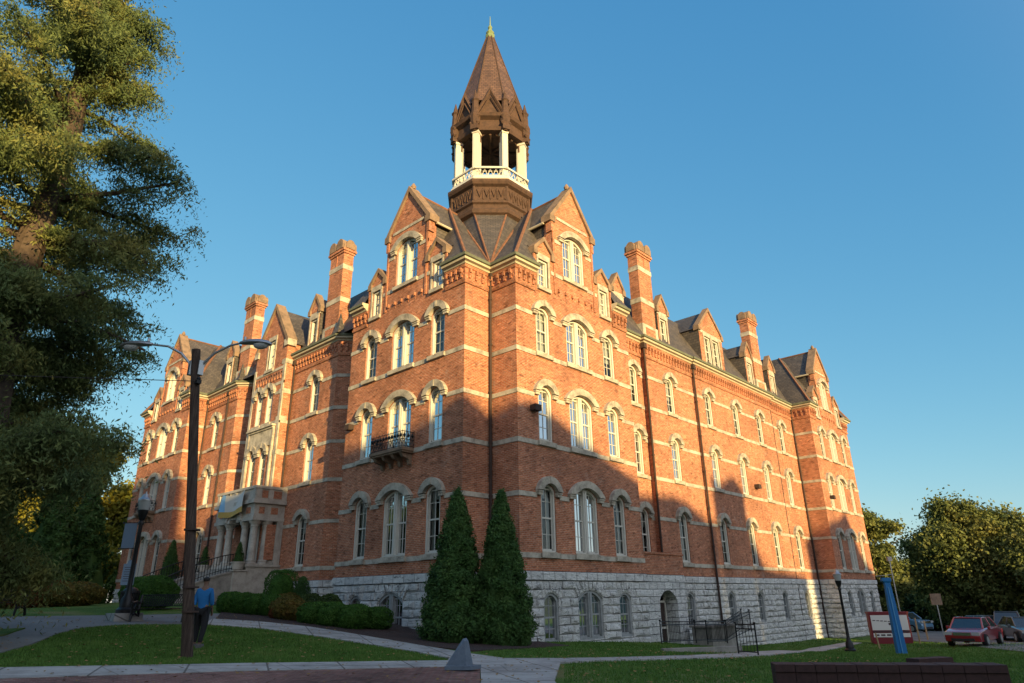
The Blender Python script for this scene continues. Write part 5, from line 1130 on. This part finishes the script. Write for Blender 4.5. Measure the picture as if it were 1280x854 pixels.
# banner over the portico
q=MB(); n=14; V0=[]
for i in range(n+1):
    s_=i/n; y=22.6-3.0*s_; top=5.12-.30*math.sin(PI*s_)*.6; bot=3.75+.10*s_-.12*math.sin(PI*s_)
    for j in range(5):
        f_=j/4; V0.append((-.72-.10*math.sin(s_*7+f_*2)-.06*f_,y,top*(1-f_)+bot*f_))
for i in range(n):
    for j in range(4):
        k=i*5+j; mi=1 if j==3 else (2 if (i<3) else 0); q.face([V0[k],V0[k+5],V0[k+6],V0[k+1]],mi)
m=M['leaf_gold']; M['banner_gold']=mat('gold cloth',(.42,.28,.07),.8); M['banner_blue']=mat('pale blue print',(.22,.42,.62),.8); M['cloth']=mat('white cloth',(.50,.49,.46),.85)
tag(q.build('hanging_banner',['cloth','banner_gold','banner_blue'],smooth=False),'white cloth banner with gold edge sagging over the portico arch','banner')
# ------------------------------------------------------------ cars
def car(label,col,loc,ang,L=4.7,W=1.8,Ht=1.42,suv=False,proto=None):
    o=thing('parked_car',label,'car',loc,ang,'cars in the car park'); cm=mat('car paint '+label[:12],col,.28,.2,.5,1.0)
    h=Ht; hood=.86 if not suv else 1.05; B=MB(); hw=W/2
    prof=[(-L/2,.55),(-L/2+.03,.72),(-L/2+.25,hood-.06),(-L/2+1.15,hood+.06),(L/2-.9,hood+.10),(L/2-.12,hood+.02),(L/2,.62),(L/2-.05,.30),(-L/2+.06,.28)]
    secs=[(-1,.90,.0),(-.86,1.0,.0),(.86,1.0,0),(1,.90,0)]
    rings=[]
    for (s_,k_,_) in secs: rings.append([B.P((x*(.985 if abs(s_)==1 else 1),s_*hw*(1-.10*max(0,(abs(x)-L/2+.6)/.6)),.28+(z-.28)*(k_ if z>.7 else 1))) for x,z in prof])
    for A,C in zip(rings,rings[1:]):
        for k in range(len(prof)): B.f.append([A[k],A[(k+1)%len(prof)],C[(k+1)%len(prof)],C[k]]); B.m.append(0)
    B.f.append(rings[0][::-1]); B.m.append(0); B.f.append(rings[-1]); B.m.append(0)
    # roof
    rx=(-.65,.95) if not suv else (-.75,1.9)
    B.face([(rx[0],-hw*.70,h),(rx[1],-hw*.70,h),(rx[1],hw*.70,h),(rx[0],hw*.70,h)])
    gx0,gx1=(-1.35,1.75) if not suv else (-1.35,2.25); zb=hood+.03
    for s_ in(-1,1):
        B.tube([(gx0,s_*hw*.86,zb),(rx[0],s_*hw*.70,h)],.05,5); B.tube([(gx1,s_*hw*.86,zb),(rx[1],s_*hw*.70,h)],.06,5); B.tube([(rx[0],s_*hw*.70,h),(rx[1],s_*hw*.70,h)],.045,5); B.tube([(.25,s_*hw*.88,zb),(.22,s_*hw*.71,h)],.04,5)
        B.box((-1.0,s_*hw,zb-.05),(-.85,s_*(hw+.14),zb+.12))
    B.tube([(rx[0],-hw*.7,h),(rx[0],hw*.7,h)],.04,5)
    bo=B.build('body',cm,o,smooth=True); bv=bo.modifiers.new('b','BEVEL'); bv.width=.06; bv.segments=3; bv.limit_method='ANGLE'; bv.angle_limit=R(18)
    G=MB(); c=[(gx0,-hw*.84,zb),(gx0,hw*.84,zb),(rx[0],hw*.69,h-.02),(rx[0],-hw*.69,h-.02)]; G.face(c); G.face([(gx1,-hw*.84,zb),(gx1,hw*.84,zb),(rx[1],hw*.69,h-.02),(rx[1],-hw*.69,h-.02)])
    for s_ in(-1,1): G.face([(gx0,s_*hw*.87,zb),(gx1,s_*hw*.87,zb),(rx[1],s_*hw*.705,h-.03),(rx[0],s_*hw*.705,h-.03)])
    G.build('window','carglass',o)
    for sx in(-1,1):
        for sy in(-1,1):
            w=MB(); X=sx*L*.30; Y=sy*(hw-.1); n=18; 
            for (r_,a_,b_,mi) in ((.32,-.11,.11,0),): w.prism([(X+r_*math.cos(2*PI*k/n),r_+r_*math.sin(2*PI*k/n)) for k in range(n)],Y-.11,Y+.12*1,0)
            wo=w.build('wheel','rubber',o); w=MB(); w.prism([(X+.2*math.cos(2*PI*k/n),.32+.2*math.sin(2*PI*k/n)) for k in range(n)],Y-.125,Y+.135,0); w.build('hubcap','alu',wo)
    for s_ in(-1,1):
        l=MB(); l.box((-L/2-.01,s_*hw*.50,hood-.26),(-L/2+.16,s_*hw*.90,hood-.10)); l.build('headlight','lens',o)
        l=MB(); l.box((L/2-.1,s_*hw*.6,hood-.25),(L/2+.01,s_*hw*.92,hood-.08)); l.build('tail_light','redpaint',o)
    g=MB(); g.box((-L/2-.015,-.42,hood-.28),(-L/2+.1,.42,hood-.12)); g.build('grille','chrome',o); g=MB(); g.box((-L/2-.02,-.55,.32),(-L/2+.1,.55,.44)); g.build('lower_grille','rubber',o)
    return o
def cp(x,y,ang,label,col,**k): return car(label,col,(x,y,H(x,y)+.03),ang,**k)
cp(28.8,-9.7,R(-3),'dark red saloon car facing the camera beside the lawn',(.27,.012,.022),L=4.9,W=1.86)
cp(40.6,-9.6,R(8),'black tall car parked directly behind the red saloon',(.012,.012,.015),suv=True,Ht=1.75)
cp(36.6,-10.9,R(25),'dark grey car at the right edge behind the red saloon',(.06,.065,.07))
cp(41.5,-13.1,R(30),'silver car partly cut off by the right edge',(.34,.35,.36))
cp(52.5,.2,R(70),'light blue vehicle just right of the red framed cabinet',(.10,.22,.36),suv=True,Ht=1.6)
cp(60,-4.6,R(60),'grey car far off left of the road sign',(.2,.21,.22))
# ------------------------------------------------------------ the walker
def skin(name,verts,edges,mats,parent,sub=2):
    me=bpy.data.meshes.new(name); me.from_pydata([v[:3] for v in verts],edges,[]); o=link(name,me,parent)
    md=o.modifiers.new('s','SKIN'); 
    for i,v in enumerate(verts): r=v[3]; me.skin_vertices[0].data[i].radius=(r,r if len(v)<5 else v[4])
    me.skin_vertices[0].data[0].use_root=True; s_=o.modifiers.new('u','SUBSURF'); s_.levels=sub; s_.render_levels=sub; me.materials.append(M[mats]); return o
M['skin']=mat('skin',(.16,.09,.06),.6); M['hair']=mat('dark hair',(.015,.012,.01),.8); M['shirt']=mat('blue shirt',(.012,.12,.32),.9); M['trousers']=mat('black trousers',(.010,.010,.012),.9); M['shoe']=mat('shoe',(.10,.10,.10),.7)
px,py=-10.55,.33; o=thing('person','person with dark hair in a bright blue shirt and black trousers walking behind the pole','person',(px,py,H(px,py)),math.atan2(rt.y,rt.x))
# local x: right in view, y: away from camera
def legs(r): return [(0,0,.96,r+.055),(-.10,0,.90,r+.035),(-.12,.10,.50,r),(-.12,.04,.10,r*.72),(.10,0,.90,r+.035),(.13,-.06,.50,r),(.12,-.20,.10,r*.72)]
E_l=[(0,1),(1,2),(2,3),(0,4),(4,5),(5,6)]
b=[(0,0,.96,.12),(0,0,1.15,.10),(0,0,1.38,.10),(0,0,1.50,.06),(0,.01,1.56,.055),(0,.02,1.64,.095),(0,.02,1.72,.085)]
arm=lambda s_:[(s_*.17,0,1.41,.045),(s_*.205,.03*s_,1.17,.040),(s_*.19,.13*s_,.95,.032),(s_*.19,.16*s_,.88,.033)]
vs=b+[v for v in legs(.07)[1:]]+[(-.12,.16,.03,.04),(.12,-.08,.03,.04)]; ed=[(0,1),(1,2),(2,3),(3,4),(4,5),(5,6),(0,7),(7,8),(8,9),(0,10),(10,11),(11,12),(9,13),(12,14)]
for s_ in(-1,1):
    k=len(vs); vs+=arm(s_); ed+=[(2,k),(k,k+1),(k+1,k+2),(k+2,k+3)]
    for j,(dx,dy,L_) in enumerate([(-.022,.0,.085),(-.008,.0,.095),(.008,.0,.09),(.022,.0,.075),(0,.04,.06)]):
        q=vs[k+3]; n=len(vs); vs+=[(q[0]+dx,q[1]+dy*.8,q[2]-.045,.009),(q[0]+dx,q[1]+dy+.012*s_,q[2]-.03-L_,.008)]; ed+=[(k+3,n),(n,n+1)]
skin('body',vs,ed,'skin',o,1)
skin('shirt',[(0,0,.86,.15,.125),(0,0,1.15,.155,.13),(0,0,1.34,.175,.14),(0,0,1.49,.075),(-.17,0,1.40,.075),(-.205,-.03,1.17,.065),(-.195,-.10,1.02,.055),(.17,0,1.40,.075),(.205,.03,1.17,.065),(.195,.10,1.02,.055)],[(0,1),(1,2),(2,3),(2,4),(4,5),(5,6),(2,7),(7,8),(8,9)],'shirt',o)
skin('trousers',legs(.085),E_l,'trousers',o)
skin('hair',[(0,-.0,1.62,.085),(0,.0,1.70,.10),(0,-.01,1.75,.07)],[(0,1),(1,2)],'hair',o)
for s_,y in((-.12,.06),(.12,-.18)): q=MB(); q.box((s_-.05,y-.1,0),(s_+.05,y+.17,.09)); q.build('shoe','shoe',o)
# ------------------------------------------------------------ unseen buildings behind the viewer, outlines shaped to cast the shade on the hall
PVx=Vector((TR.y,-TR.x,0)); tan=math.tan(R(SUN_EL)); S0=82
def block(pts,label,name='shade_block'):
    g_=-4.5; poly=[(pts[0][0],g_)]+[(p,h+S0*tan) for p,h in pts]+[(pts[-1][0],g_)]; q=MB(); ang=math.atan2(PVx.y,PVx.x)
    q.frame((-TR.x*S0,-TR.y*S0,0),ang); q.prism(poly,-14,0); q.frame(); o=q.build(name,'brick_dark'); tag(o,label,'building'); return o
block([(-75,8.2),(-15.5,8.2),(-14.6,13.3),(-13.1,13.3),(-12.4,13.5),(-11.4,13.2),(-10.2,12.0),(-9.6,11.7),(-9.4,7.6),(-5.2,8.2),(-4.3,7.8),(-3.3,7.5),(-2.6,7.5),(-1.7,6.9),(-.6,7.65),(1.0,6.95),(1.6,7.1),(2.6,7.3),(4.3,6.8),(6.5,6.0),(10,5.0),(13.5,5.2),(15.4,5.4),(16.9,5.2),(17.9,4.8),(19.0,4.4),(19.85,4.4)],'long unseen brick block behind the viewer, stepped outline shaped to shade the hall')
block([(19.9,7.5),(20.9,6.9),(21.7,7.3),(22.9,7.8),(24.2,6.9)],'narrow unseen brick block behind the viewer, shaped to shade the right wing')
block([(24.25,5.0),(25.8,2.1),(32.9,2.0)],'low unseen brick block behind the viewer, shaped for the low shade on the right wing')
block([(33.9,4.5),(36,6),(38,6.4),(39.7,7.2),(41.5,4.1),(44,2.5),(60,2),(110,2)],'separate unseen brick block behind the viewer, shaped to shade the right end past a sun gap')
